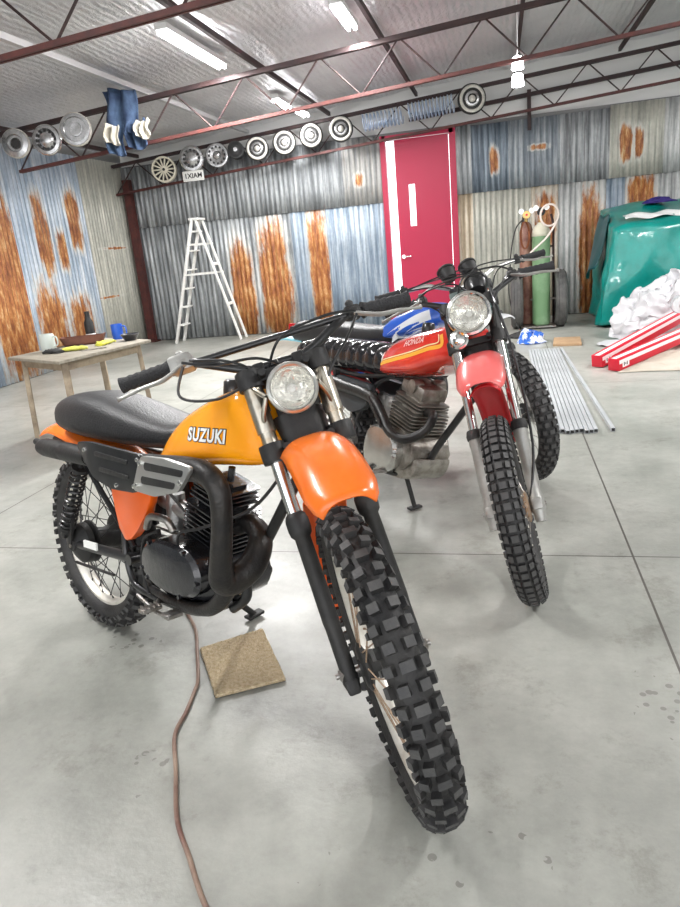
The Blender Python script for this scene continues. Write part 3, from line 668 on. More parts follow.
# ================================================================ ROOM
XL,XR,YB,YF=-5.73,8.0,10.52,-5.0
def roofz(x): return 3.25+.072*x
def floor_mat():
    m,nt,b=nodes('polished_concrete'); N=nt.nodes; L=nt.links
    tc=N.new('ShaderNodeTexCoord')
    def noise(sc,det=6,ro=.6,vec=None):
        n=N.new('ShaderNodeTexNoise'); n.inputs['Scale'].default_value=sc; n.inputs['Detail'].default_value=det; n.inputs['Roughness'].default_value=ro
        L.new(vec or tc.outputs['Object'],n.inputs['Vector']); return n.outputs['Fac']
    def ramp(f,stops):
        r=N.new('ShaderNodeValToRGB'); e=r.color_ramp.elements
        e[0].position,e[0].color=stops[0][0],rgb(stops[0][1]); e[1].position,e[1].color=stops[-1][0],rgb(stops[-1][1])
        for p,c in stops[1:-1]:
            q=e.new(p); q.color=rgb(c)
        L.new(f,r.inputs[0]); return r.outputs[0]
    def mix(t,f,a,c):
        x=N.new('ShaderNodeMix'); x.data_type='RGBA'; x.blend_type=t
        if isinstance(f,float): x.inputs[0].default_value=f
        else: L.new(f,x.inputs[0])
        L.new(a,x.inputs[6]); L.new(c,x.inputs[7]); return x.outputs[2]
    base=ramp(noise(.9,8,.65),[(.32,(.25,.26,.23)),(.5,(.37,.375,.34)),(.68,(.47,.47,.43))])
    sp=ramp(noise(14,6,.75),[(.35,(.82,.82,.82)),(.62,(1,1,1))])
    c=mix('MULTIPLY',.75,base,sp)
    st=ramp(noise(3.2,9,.8),[(.36,(.70,.69,.66)),(.46,(1,1,1))])
    c=mix('MULTIPLY',.75,c,st)
    # saw-cut joints at fixed lines of the slab
    sx=N.new('ShaderNodeSeparateXYZ'); L.new(tc.outputs['Object'],sx.inputs[0])
    def math_(op,a,b_=None):
        x=N.new('ShaderNodeMath'); x.operation=op
        for i,v in enumerate((a,b_)):
            if v is None: continue
            if isinstance(v,(int,float)): x.inputs[i].default_value=v
            else: L.new(v,x.inputs[i])
        return x.outputs[0]
    def joint(ax,off,per,w):
        a=math_('ADD',sx.outputs[ax],-off+per/2+per*20); a=math_('MODULO',a,per); a=math_('ABSOLUTE',math_('SUBTRACT',a,per/2)); return math_('LESS_THAN',a,w)
    wob=math_('MULTIPLY',math_('SUBTRACT',noise(3.,3),.5),.0)
    j=math_('MAXIMUM',joint('X',.478,3.2,.004),joint('Y',2.585,3.2,.0035))
    dk=N.new('ShaderNodeRGB'); dk.outputs[0].default_value=(.09,.08,.07,1)
    c=mix('MIX',j,c,dk.outputs[0])
    # dusty tyre prints left on the slab
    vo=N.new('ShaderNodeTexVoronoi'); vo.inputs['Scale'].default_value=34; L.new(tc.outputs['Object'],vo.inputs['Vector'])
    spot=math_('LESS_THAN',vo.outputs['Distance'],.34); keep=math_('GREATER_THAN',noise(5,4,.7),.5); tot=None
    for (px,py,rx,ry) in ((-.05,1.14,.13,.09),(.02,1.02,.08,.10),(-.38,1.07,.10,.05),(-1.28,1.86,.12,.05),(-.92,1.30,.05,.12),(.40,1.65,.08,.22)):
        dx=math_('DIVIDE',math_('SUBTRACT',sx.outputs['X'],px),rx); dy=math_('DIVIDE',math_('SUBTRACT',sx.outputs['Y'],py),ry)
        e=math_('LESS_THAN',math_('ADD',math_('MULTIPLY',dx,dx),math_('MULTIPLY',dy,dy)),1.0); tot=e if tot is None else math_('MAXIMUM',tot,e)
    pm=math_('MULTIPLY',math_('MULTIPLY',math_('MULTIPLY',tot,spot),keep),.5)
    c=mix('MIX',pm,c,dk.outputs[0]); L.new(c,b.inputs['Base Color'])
    rr=ramp(noise(2.2,6,.6),[(.3,(.30,.30,.30)),(.7,(.5,.5,.5))]); L.new(rr,b.inputs['Roughness'])
    b.inputs['Specular IOR Level'].default_value=.6
    bp=N.new('ShaderNodeBump'); bp.inputs['Strength'].default_value=.12; bp.inputs['Distance'].default_value=.01
    L.new(noise(30,6),bp.inputs['Height']); L.new(bp.outputs[0],b.inputs['Normal'])
    return m
def foil_mat():
    m,nt,b=nodes('foil_insulation'); N=nt.nodes; L=nt.links
    tc=N.new('ShaderNodeTexCoord'); mp=N.new('ShaderNodeMapping'); mp.inputs['Rotation'].default_value=(0,0,R(18)); mp.inputs['Scale'].default_value=(3.2,.9,1); L.new(tc.outputs['Object'],mp.inputs[0])
    n=N.new('ShaderNodeTexNoise'); n.inputs['Scale'].default_value=5; n.inputs['Detail'].default_value=7; n.inputs['Roughness'].default_value=.6; n.inputs['Distortion'].default_value=.6; L.new(mp.outputs[0],n.inputs['Vector'])
    n2=N.new('ShaderNodeTexNoise'); n2.inputs['Scale'].default_value=.7; n2.inputs['Detail'].default_value=3; L.new(tc.outputs['Object'],n2.inputs['Vector'])
    r=N.new('ShaderNodeValToRGB'); r.color_ramp.elements[0].position=.35; r.color_ramp.elements[0].color=(.62,.62,.64,1); r.color_ramp.elements[1].position=.65; r.color_ramp.elements[1].color=(.86,.86,.87,1); L.new(n2.outputs['Fac'],r.inputs[0]); L.new(r.outputs[0],b.inputs['Base Color'])
    b.inputs['Metallic'].default_value=.6; b.inputs['Roughness'].default_value=.30
    wv=N.new('ShaderNodeTexWave'); wv.inputs['Scale'].default_value=4.5; wv.inputs['Distortion'].default_value=3.5; wv.inputs['Detail'].default_value=4; wv.inputs['Detail Scale'].default_value=2.2; L.new(tc.outputs['Object'],wv.inputs['Vector'])
    ad=N.new('ShaderNodeMath'); ad.operation='ADD'; L.new(n.outputs['Fac'],ad.inputs[0]); ml=N.new('ShaderNodeMath'); ml.operation='MULTIPLY'; ml.inputs[1].default_value=.22; L.new(wv.outputs['Fac'],ml.inputs[0]); L.new(ml.outputs[0],ad.inputs[1])
    bp=N.new('ShaderNodeBump'); bp.inputs['Strength'].default_value=1.0; bp.inputs['Distance'].default_value=.03; L.new(ad.outputs[0],bp.inputs['Height']); L.new(bp.outputs[0],b.inputs['Normal'])
    return m
FOIL=foil_mat()
bm=NB(); box(bm,((XL+XR)/2,(YB+YF)/2,-.06),(XR-XL+.4,YB-YF+.4,.12)); struct(mk('floor',bm,floor_mat(),smooth=False))
bm=NB()
def cf(i,j):
    x=XL+(XR-XL)*i; y=YF+(YB+.25-YF)*j
    sag=.03*math.sin(x*2.1+.6*math.sin(y))*math.sin(PI*((y-.9)/3.13))**2+.012*math.sin(7*x+3*y)
    return V((x,y,roofz(x)+.05-sag))
grid(bm,90,90,cf); o=struct(mk('ceiling',bm,FOIL)); solid(o,.02,1)

# ---- corrugated iron sheets
def sheet_mat(n,c1,c2,rust,w,h,patch=None,metal=.35,top=.15):
    """galvanised sheet: vertical run-off streaks in two tones; rust grows inside an area with ragged edges"""
    m,nt,b=nodes('iron_sheet_%s'%n); N=nt.nodes; L=nt.links
    tc=N.new('ShaderNodeTexCoord')
    def noise(scale,det=6,ro=.6,sc=1):
        mp=N.new('ShaderNodeMapping'); mp.inputs['Scale'].default_value=scale; mp.inputs['Location'].default_value=(hash(n)%97*.37,0,hash(n)%53*.71); L.new(tc.outputs['Object'],mp.inputs[0])
        q=N.new('ShaderNodeTexNoise'); q.inputs['Scale'].default_value=sc; q.inputs['Detail'].default_value=det; q.inputs['Roughness'].default_value=ro; L.new(mp.outputs[0],q.inputs['Vector']); return q.outputs['Fac']
    def mth(op,a,b_=None,cl=False):
        x=N.new('ShaderNodeMath'); x.operation=op; x.use_clamp=cl
        for i,v in enumerate((a,b_)):
            if v is None: continue
            if isinstance(v,(int,float)): x.inputs[i].default_value=v
            else: L.new(v,x.inputs[i])
        return x.outputs[0]
    def ramp(f,stops):
        r=N.new('ShaderNodeValToRGB'); e=r.color_ramp.elements
        e[0].position,e[0].color=stops[0][0],rgb(stops[0][1]); e[1].position,e[1].color=stops[-1][0],rgb(stops[-1][1])
        for p,c in stops[1:-1]:
            q=e.new(p); q.color=rgb(c)
        L.new(f,r.inputs[0]); return r.outputs[0]
    base=ramp(noise((13,13,.8),6,.7),[(.30,tuple(x*.62 for x in c1)),(.44,c1),(.58,c2),(.72,tuple(min(.82,x*1.45) for x in c2))])
    b.inputs['Metallic'].default_value=metal; b.inputs['Roughness'].default_value=.5
    x=N.new('ShaderNodeMix'); x.data_type='RGBA'; x.blend_type='MULTIPLY'; x.inputs[0].default_value=.6; L.new(base,x.inputs[6]); L.new(ramp(noise((22,22,16),6,.7),[(.3,(.72,.72,.72)),(.7,(1.12,1.12,1.12))]),x.inputs[7]); col=x.outputs[2]
    if rust>0 or patch:
        sx=N.new('ShaderNodeSeparateXYZ'); L.new(tc.outputs['Object'],sx.inputs[0])
        if patch is None: patch=[(w/2,h*.42,w*.62,h*.55)]
        tot=None
        for (px,pz,rx,rz) in patch:
            dx=mth('DIVIDE',mth('SUBTRACT',sx.outputs['X'],px),rx); dz=mth('DIVIDE',mth('SUBTRACT',sx.outputs['Z'],pz),rz)
            d=mth('SQRT',mth('ADD',mth('POWER',mth('ABSOLUTE',dx),3.),mth('POWER',mth('ABSOLUTE',dz),3.)))
            v=mth('SUBTRACT',1.0,d); tot=v if tot is None else mth('MAXIMUM',tot,v)
        ns=noise((9,9,2.0),8,.75)
        val=mth('ADD',mth('MULTIPLY',tot,.42),mth('SUBTRACT',ns,.70-rust*.20))
        mask=mth('MULTIPLY',val,7.,True)
        rc=ramp(noise((15,15,3.4),9,.82),[(.28,(.045,.016,.009)),(.38,(.15,.045,.016)),(.47,(.30,.10,.03)),(.54,(.46,.20,.06)),(.61,(.62,.40,.20)),(.70,(.70,.62,.50))])
        halo=mth('MULTIPLY',mth('MULTIPLY',mth('ADD',val,.13),6.,True),.75); hv=N.new('ShaderNodeRGB'); hv.outputs[0].default_value=(.66,.66,.62,1)
        hy=N.new('ShaderNodeMix'); hy.data_type='RGBA'; L.new(halo,hy.inputs[0]); L.new(col,hy.inputs[6]); L.new(hv.outputs[0],hy.inputs[7]); col=hy.outputs[2]
        y=N.new('ShaderNodeMix'); y.data_type='RGBA'; L.new(mask,y.inputs[0]); L.new(col,y.inputs[6]); L.new(rc,y.inputs[7]); col=y.outputs[2]
        L.new(mth('MULTIPLY',mth('SUBTRACT',1.0,mask),metal),b.inputs['Metallic'])
    L.new(col,b.inputs['Base Color']); return m
SHN=[0]
def sheet(parent,along,off,a0,a1,z0,z1,c1,c2,rust=0,patch=None,lift=0,metal=.2):
    """along 'x' (back wall, faces -y) or 'y' (left wall, faces +x)"""
    SHN[0]+=1; w=a1-a0; h=z1-z0; n=max(8,int(w/.0095)); bm=NB(); A=.010; P=.076
    def fn(i,j):
        s=i*w; d=A*math.sin(2*PI*(s+a0)/P)+.002*math.sin(3*s+j*4)
        return V((s,-d,j*h))
    grid(bm,n,4,fn)
    m=sheet_mat(SHN[0],c1,c2,rust,w,h,patch,metal)
    o=mk('iron_sheet',bm,m,parent,ang=80); solid(o,.002)
    if along=='x': o.location=(a0,off-lift,z0)
    else: o.location=(off+lift,a0,z0); o.rotation_euler=(0,0,PI/2)
    return o
GR=((.20,.215,.225),(.42,.44,.45)); DG=((.19,.20,.21),(.44,.46,.47)); BL=((.20,.26,.33),(.42,.48,.54)); DB=((.10,.13,.165),(.27,.32,.37))
CRM=((.42,.42,.37),(.58,.57,.50)); PAL=((.36,.37,.37),(.60,.61,.60)); TAN=((.42,.34,.24),(.58,.52,.42))
# back wall: a timber-lined backing with a real door opening
K=1.0417
DX0,DX1,DZ=-1.60,-.60,2.60
bm=NB()
for (x0,x1,z0,z1) in ((XL,DX0,0,2.70),(DX1,XR,0,2.70),(DX0,DX1,DZ,2.70)):
    box(bm,((x0+x1)/2,YB+.06,(z0+z1)/2),(x1-x0,.08,z1-z0))
wb=struct(mk('wall_back',bm,mat('wall_backing',(.22,.22,.22),.8),smooth=False))
bm=NB(); prism(bm,[(XL-.12,2.68),(XR+.1,2.68),(XR+.1,roofz(XR)+.07),(XL-.12,roofz(XL)+.07)],YB+.08,YB+.16); struct(mk('trim_1',bm,mat('white_lining',(.75,.75,.74),.6,bump=.2,bs=12),smooth=False))
yS=YB
ZT,ZM=2.68,1.80
lows=[(-5.66,-4.15,GR,0,None),(-4.16,-3.74,GR,1.0,[(.22,.60,.20,.95)]),(-3.76,-3.05,GR,1.15,[(.36,.70,.26,.98)]),(-3.07,-2.84,BL,0,None),(-2.86,-2.50,GR,1.1,[(.19,.85,.17,1.0)]),(-2.52,-1.62,BL,0,None),
      (-.58,-.34,TAN,0,None),(-.36,-.0,CRM,0,None),(-.02,.46,CRM,0,None),(.44,.80,TAN,.5,[(.2,1.3,.20,.5)]),(.78,1.02,PAL,0,None),(1.0,1.42,PAL,1.0,[(.24,.8,.19,.95)]),(1.40,1.70,BL,.0,None),(1.66,2.12,PAL,.8,[(.2,1.45,.22,.4)]),(2.10,2.9,PAL,0,None),(2.88,3.9,GR,0,None),(3.88,5,PAL,0,None),(4.98,6.4,BL,0,None),(6.38,8.0,GR,0,None)]
for k,(a,b_,cc,ru,pt) in enumerate(lows):
    sheet(wb,'x',yS-.014,a,b_,.01,ZM+.03+(k%3)*.02,cc[0],cc[1],ru,pt,lift=.004*(k%2))
ups=[(-5.66,-4.75,DG,0,None),(-4.78,-3.95,DG,.0,None),(-3.98,-2.92,GR,0,None),(-2.95,-2.2,GR,0,None),(-2.22,-1.62,((.26,.27,.27),(.45,.44,.42)),.0,[(.25,.35,.12,.15)]),
     (-.58,-.36,GR,0,None),(-.38,.17,DB,.8,[(.33,.40,.07,.20)]),(.14,.82,((.17,.20,.23),(.36,.39,.41)),0,[(.4,.5,.2,.06)]),(.80,1.48,DG,0,None),(1.45,2.12,CRM,.95,[(.20,.42,.085,.26),(.37,.42,.06,.22)]),(2.10,2.9,PAL,0,None),(2.88,3.8,DG,0,None),(3.78,5.0,GR,0,None),(4.98,6.4,DB,0,None),(6.38,8.0,GR,0,None)]
for k,(a,b_,cc,ru,pt) in enumerate(ups):
    sheet(wb,'x',yS-.014,a,b_,ZM-.02,ZT-(.03 if a<1.4 and a>-.5 else 0),cc[0],cc[1],ru,pt,lift=.010+.004*(k%2))
# left wall
bm=NB(); box(bm,(XL-.06,(YB+YF)/2+.1,1.46),(.08,YB-YF+.2,2.92)); wl=struct(mk('wall_left',bm,mat('wall_backing',(.22,.22,.22),.8),smooth=False))
LBL=((.34,.42,.52),(.62,.68,.75))
lf=[(9.25,10.5,CRM,.12,[(.7,1.5,.5,.03),(.3,.8,.5,.03)]),(8.45,9.28,LBL,.85,[(.3,.35,.35,.6),(.55,1.9,.18,.45),(.15,1.5,.12,.3)]),(7.65,8.48,LBL,.95,[(.45,.4,.32,.75),(.6,1.7,.16,.55)]),(6.95,7.68,LBL,1.2,[(.42,1.1,.42,1.15)]),(6.1,6.98,LBL,.3,[(.5,.5,.2,.3)]),(5.2,6.13,GR,.5,None),(4.3,5.23,LBL,.2,None),(3.4,4.33,BL,.6,None),(2.5,3.43,GR,.1,None)]
for k,(a,b_,cc,ru,pt) in enumerate(lf): sheet(wl,'y',XL-.01,a,b_,.01,2.76,cc[0],cc[1],ru,pt,lift=.004*(k%2),metal=.2)
for k in range(6): sheet(wl,'y',XL-.01,-5+1.25*k,-3.73+1.25*k,.01,2.76,*GR)
bm=NB(); box(bm,(XR+.06,(YB+YF)/2,2.0),(.08,YB-YF,4.0)); struct(mk('wall_right',bm,mat('pale_wall',(.6,.6,.58),.7),smooth=False))

# ---- the red door, standing a little open, with a narrow glass slot
RDP=mat('crimson_door_paint',(.40,.003,.045),.4)
def fbx(bm,x0,x1,y0,y1,z0,z1,bev=0): box(bm,((x0+x1)/2,(y0+y1)/2,(z0+z1)/2),(x1-x0,y1-y0,z1-z0),bev=bev)
bm=NB()
for (x0,x1,z0,z1) in ((DX0-.03,DX0+.045,0,DZ+.06),(DX1-.06,DX1+.03,0,DZ+.06),(DX0,DX1,DZ,DZ+.06)): fbx(bm,x0,x1,YB-.05,YB+.06,z0,z1)
dr=struct(mk('door_1',bm,RDP,smooth=False))
bm=NB(); a,b_=DX0+.17,DX1-.07; g0,g1,gz0,gz1=DX0+.345,DX0+.435,1.42,1.99
for (x0,x1,z0,z1) in ((a,g0,.01,DZ-.01),(g1,b_,.01,DZ-.01),(g0,g1,.01,gz0),(g0,g1,gz1,DZ-.01)): fbx(bm,x0,x1,YB-.03,YB+.015,z0,z1)
lf_=mk('door_leaf',bm,RDP,dr,smooth=False)
bm=NB(); fbx(bm,g0,g1,YB-.012,YB-.004,gz0,gz1); mk('window_pane',bm,mat('door_glass',(.95,.97,1.),.08,trans=1),lf_)
bm=NB(); fbx(bm,DX0+.045,DX0+.17,YB-.012,YB-.004,.01,DZ-.01); mk('side_glass',bm,MC['door_glass'],dr)
bm=NB(); tube(bm,[(a+.05,YB-.03,1.0),(a+.05,YB-.09,1.0),(a+.17,YB-.09,1.0)],.012,10); lathe(bm,[(0,-.01),(.028,-.01),(.028,0),(0,0)],16,'y',(a+.05,YB-.03,1.0)); mk('door_handle',bm,CHR,lf_)

# ---- corner column and the roof steel
OXR=mat('red_oxide_steel',(.11,.028,.022),.6,.1,c2=(.05,.018,.018),vs=8)
OXD=mat('dark_roof_steel',(.022,.014,.016),.6,.1,c2=(.05,.022,.020),vs=6)
bm=NB(); box(bm,(-5.61,YB-.10,1.25),(.11,.11,2.5)); box(bm,(-5.61,YB-.10,.01),(.2,.2,.02)); struct(mk('trim_2',bm,OXR,smooth=False))
def truss(y,x0,x1,n,name,z0=0,lowx=None):
    zl=lambda x:2.69+.070*x+z0; zu=lambda x:3.10+.071*x+z0
    t=bpy.data.objects.new(name,None); link(t); t.location=(0,y,0); struct(t)
    s=math.atan(.07)
    bm=NB(); X0=lowx or x0
    for q in (-1,1): prism(bm,[(X0,zl(X0)-.016),(x1,zl(x1)-.016),(x1,zl(x1)+.016),(X0,zl(X0)+.016)],q*.008,q*.028)
    struct(mk('lower_chord',bm,OXR,t,smooth=False))
    bm=NB()
    for q in (-1,1): prism(bm,[(x0,zu(x0)-.022),(x1,zu(x1)-.022),(x1,zu(x1)+.022),(x0,zu(x0)+.022)],q*.008,q*.032)
    struct(mk('upper_chord',bm,OXD,t,smooth=False))
    W=(x1-X0)/n; bm=NB()
    for k in range(n):
        a=X0+k*W; b1=a+W/2; c1=a+W
        tube(bm,[(a,0,zl(a)),(b1,0,zu(b1))],.009,6); tube(bm,[(b1,0,zu(b1)),(c1,0,zl(c1))],.009,6)
    struct(mk('web_rods',bm,OXD,t,smooth=False))
    return t
truss(4.08,XL,XR,17,'trim_3'); truss(7.19,XL,XR,17,'trim_4',lowx=-5.12); truss(10.28,XL,XR,17,'trim_5'); truss(.95,XL,XR,17,'trim_6')
# purlins run away from the camera above the trusses
for k,x in enumerate((-5.4,-3.58,-2.33,-1.08,.25,1.55,2.85,4.15,5.45,6.75)):
    bm=NB(); z=roofz(x)-.035; w=.035 if k!=1 else .05
    box(bm,(x,(YB+YF)/2,z),(w,YB-YF,.05)); struct(mk('trim_%d'%(7+k),bm,mat('galvanised_purlin',(.55,.55,.55),.4,.7) if k==1 else OXD,smooth=False))
bm=NB(); prism(bm,[(-1.2,2.77+.07*-1.2+.12),(XR,2.89+.07*XR),(XR,2.94+.07*XR),(-1.2,2.94+.07*-1.2)],YB-.03,YB+.02); struct(mk('trim_17',bm,OXD,smooth=False))
bm=NB(); box(bm,(.42,YB-.02,2.75),(.05,.05,.5)); struct(mk('trim_18',bm,OXD,smooth=False))

# ---- lamps
HSG=mat('lamp_housing',(.8,.8,.8),.4)
LITE=mat('lit_tube',(1,.98,1),.3,emit=38)
def batten(x,y0,y1,z,label):
    t=thing('strip_light',label,'light',(x,(y0+y1)/2,z),group='strip lights under the roof')
    bm=NB(); box(bm,(0,0,.03),(.11,y1-y0,.05),bev=.008); mk('housing',bm,HSG,t)
    for s in (-1,1):
        bm=NB(); tube(bm,[(s*.03,-(y1-y0)/2+.02,-.012),(s*.03,(y1-y0)/2-.02,-.012)],.016,10); mk('tube',bm,LITE,t)
batten(-2.58,5.75,7.05,3.0,'long lit strip light between the nearest truss and the next one')
batten(-2.60,8.75,9.35,2.99,'short lit strip light seen through the middle truss, nearer of two')
batten(-2.55,9.60,10.05,2.99,'small lit strip light just in front of the hanging whitewall hubcaps')
batten(-1.25,6.2,6.9,3.10,'strip light added for the foil glare beside the middle purlin at the top of the picture')  # lamp stands in for a glare spot on the roof foil
batten(3.2,5.4,6.8,3.40,'unseen strip light over the right side of the shed')  # this strip light and the next two hang out of view
batten(2.6,1.2,2.6,3.35,'unseen strip light overhead to the right of the motorcycles')
batten(-2.5,1.2,2.6,2.98,'unseen strip light overhead to the left of the motorcycles')
t=thing('pendant_lamp','pair of white lamps hanging on a cord from the roof, lit','light',(.19,7.22,2.55))
bm=NB(); tube(bm,[(0,0,.20),(0,0,.66)],.005,6); mk('cord',bm,HSG,t)
for k,z in enumerate((.0,.14)):
    bm=NB(); lathe(bm,[(0,.05),(.03,.05),(.05,.03),(.055,-.055),(0,-.058)],20,'z',(0,0,z)); mk('lamp_globe',bm,mat('lit_globe',(1,1,1),.3,emit=18),t)
def area(x,y,z,sx,sy,e):
    l=bpy.data.lights.new('light','AREA'); l.shape='RECTANGLE'; l.size=sx; l.size_y=sy; l.energy=e; l.color=(1,.99,.98)
    o=bpy.data.objects.new('lamp_light',l); link(o); o.location=(x,y,z); return o
for (x,y,z,e) in ((-2.58,6.4,2.95,120),(-2.6,9.2,2.94,60),(3.2,6.1,3.33,130),(2.6,1.9,3.28,70),(-2.5,1.9,2.93,70),(-1.25,6.55,3.05,70)): area(x,y,z,.12,1.3,e)  # area lights put under the strip lights, visible and unseen alike
w=bpy.data.worlds.new('daylight'); SC.world=w; w.use_nodes=True; bg=w.node_tree.nodes['Background']; bg.inputs[0].default_value=(.97,.98,1,1); bg.inputs[1].default_value=2.7
# ================================================================ THINGS IN THE SHED
# ---- stepladder
WPT=mat('white_painted_timber',(.88,.88,.85),.5,c2=(.70,.68,.64),vs=14,thr=(.5,.8))
t=thing('stepladder','white A-frame stepladder standing open against the back wall','ladder',(-4.5,10.13,0))
def rail(nm,x0,x1,y,w=.028,d=.07):
    bm=NB(); a=V((x0,y,0)); b_=V((x1,y,1.80)); dd=b_-a
    box(bm,(a+b_)/2,(d,w,dd.length),rot=dd.to_track_quat('Z','Y').to_matrix(),bev=.004); return mk(nm,bm,WPT,t)
for s in (-1,1): rail('front_rail',-.48,.07,s*.14); rail('rear_rail',.60,.12,s*.125,d=.045)
for k in range(1,7):
    f=k/6.6; x=-.48+.55*f; bm=NB(); box(bm,(x+.02,0,1.80*f),(.11,.26,.022),bev=.003); mk('step',bm,WPT,t)
bm=NB(); box(bm,(.09,0,1.81),(.14,.32,.03),bev=.004); mk('top_cap',bm,WPT,t)
for z in (.55,1.15):
    f=z/1.8; bm=NB(); box(bm,(.60-.48*f,0,z),(.02,.24,.045),bev=.003); mk('rear_brace',bm,WPT,t)
for s in (-1,1):
    for z in (1.02,1.45):
        f=z/1.8; x0=-.48+.55*f; x1=.60-.48*f; bm=NB(); box(bm,((x0+x1)/2,s*.158,z),(x1-x0+.03,.006,.028)); mk('spreader',bm,WPT,t)

# ---- wheels and hubcaps hung along the trusses
TYB=mat('black_disc_rubber',(.02,.02,.02),.5); WWL=mat('whitewall',(.72,.70,.64),.5,c2=(.5,.48,.44),vs=20); HUBM=mat('dull_hubcap',(.5,.5,.5),.25,.9,c2=(.3,.3,.3),vs=20); CRW=mat('cream_wheel_paint',(.70,.66,.54),.4); NAVY=mat('denim',(.018,.035,.085),.85,c2=(.07,.12,.21),vs=7,bump=.3,bs=60)
def hang(nm,label,cat,x,y,z,rz=0,group=None): return thing(nm,label,cat,(x,y,z),rz,group)
def whitewall(x,z,r,label):
    t=hang('whitewall_hubcap',label,'hubcap',x,10.17,z,R(14),'whitewall hubcaps hanging on the rear truss')
    bm=NB(); lathe(bm,[(0,.03),(r,.03),(r*1.02,.0),(r,-.02),(r*.92,-.03),(r*.90,-.02),(r*.2,-.02)],36,'y'); mk('disc',bm,TYB,t)
    bm=NB(); lathe(bm,[(r*.91,-.028),(r*.80,-.034),(r*.70,-.030)],36,'y'); o=mk('white_ring',bm,WWL,t); solid(o,.004)
    bm=NB(); lathe(bm,[(r*.55,-.022),(r*.50,-.032),(r*.44,-.034),(r*.34,-.036),(r*.30,-.024)],36,'y'); o=mk('chrome_cap',bm,HUBM,t); solid(o,.004)
    bm=NB(); lathe(bm,[(r*.24,-.022),(r*.20,-.04),(r*.12,-.052),(0,-.055)],24,'y'); mk('centre',bm,WWL,t)
whitewall(-3.35,2.67,.165,'whitewall hubcap next to the black drum, leftmost of the four together')
whitewall(-2.94,2.70,.165,'whitewall hubcap, second from the left of the four together')
whitewall(-2.54,2.745,.165,'whitewall hubcap, third from the left of the four together')
whitewall(-2.11,2.78,.17,'whitewall hubcap next to the wire coils, rightmost of the four together')
whitewall(-.32,2.93,.185,'single whitewall hubcap on the rear truss right of the wire coils')
def hubcap(nm,label,x,y,z,r,style,rz=R(14)):
    t=hang(nm,label,'hubcap' if style!='alloy' else 'wheel',x,y,z,rz)
    if style=='alloy':
        bm=NB(); lathe(bm,[(r,-.05),(r*1.0,.06),(r*.93,.06),(r*.9,0),(r*.86,-.045),(r*.93,-.055)],40,'y',closed=True); rm=mk('rim',bm,CRW,t)
        bm=NB(); lathe(bm,[(0,.02),(r*.88,.02),(r*.88,.03),(0,.03)],30,'y'); mk('backing',bm,TYB,t)
        for k in range(14):
            a=2*PI*k/14; bm=NB(); box(bm,(math.cos(a)*r*.6,-.015,math.sin(a)*r*.6),(r*.62,.03,.018),rot=Matrix.Rotation(-a,3,'Y'),bev=.003); mk('spoke',bm,CRW,t)
        bm=NB(); lathe(bm,[(0,-.04),(r*.16,-.036),(r*.28,-.03),(r*.30,0),(0,0)],24,'y'); mk('hub',bm,CRW,t)
        bm=NB(); lathe(bm,[(0,-.045),(r*.11,-.042),(r*.11,-.03),(0,-.03)],16,'y'); mk('centre_cap',bm,TYB,t)
        return t
    bm=NB()
    if style=='ring': prof=[(0,-.02),(r*.30,-.03),(r*.42,-.028),(r*.44,-.012),(r*.72,-.012),(r*.76,-.032),(r*.95,-.03),(r,-.01),(r,.02),(0,.02)]
    elif style=='dark': prof=[(0,.0),(r*.28,.0),(r*.34,-.02),(r*.4,-.01),(r*.55,-.01),(r*.62,-.04),(r*.95,-.03),(r,0),(r,.02),(0,.02)]
    elif style=='petal': prof=[(0,-.05),(r*.3,-.045),(r*.5,-.03),(r*.62,-.01),(r*.74,-.035),(r*.95,-.03),(r,0),(r,.02),(0,.02)]
    else: prof=[(0,-.055),(r*.20,-.05),(r*.34,-.03),(r*.36,-.012),(r*.6,-.02),(r*.8,-.03),(r*.96,-.025),(r,0),(r,.02),(0,.02)]
    lathe(bm,prof,40,'y'); mk('disc',bm,HUBM,t)
    bm=NB(); lathe(bm,[(r*.97,-.024),(r*1.03,-.012),(r*1.03,.01),(r*.98,.012)],40,'y'); mk('rim_ring',bm,{'ring':WWL,'dark':WWL,'petal':CHR,'cone':HUBM}[style],t)
    if style=='dark': bm=NB(); lathe(bm,[(0,-.012),(r*.27,-.012),(r*.27,0),(0,0)],24,'y'); mk('dark_centre',bm,TYB,t)
    if style in ('petal','cone'):
        for k in range(12):
            a=2*PI*k/12; bm=NB(); box(bm,(math.cos(a)*r*.68,-.026,math.sin(a)*r*.68),(r*.16,.016,.03),rot=Matrix.Rotation(-a,3,'Y')); mk('vent',bm,TYB,t)
    return t
hubcap('alloy_wheel','cream multi-spoke alloy wheel hanging beside the corner column','',-4.81 and -4.83,10.17,2.55,.20,'alloy') if 0 else hubcap('alloy_wheel','cream multi-spoke alloy wheel hanging beside the corner column',-4.83,10.17,2.55,.18,'alloy')
hubcap('hubcap','chrome hubcap hanging above the white number plate',-4.37,10.17,2.65,.175,'petal')
hubcap('hubcap','grey hubcap with a thin chrome edge between the plate hubcap and the black drum',-3.97,10.17,2.65,.165,'cone')
hubcap('hubcap','silver hubcap with dark round centre, nearest the left wall on the middle truss',-5.04,7.10,2.60,.145,'dark')
hubcap('hubcap','silver petal hubcap, middle one of three on the middle truss',-4.66,7.10,2.59,.15,'petal')
hubcap('hubcap','large silver ringed hubcap beside the blue overalls on the middle truss',-4.30,7.10,2.65,.16,'ring')
t=thing('number_plate','white number plate with dark characters under a chrome hubcap','number plate',(-4.36,10.12,2.41),R(3))
bm=NB(); box(bm,(0,0,0),(.32,.006,.14),bev=.008); mk('plate',bm,WHT,t)
bm=text_bm('1XIAM',.095,offset=.002); bmesh.ops.transform(bm,matrix=Matrix.Translation((0,-.0045,0))@Matrix.Rotation(PI/2,4,'X'),verts=bm.verts); mk('characters',bm,BLK,t,smooth=False)
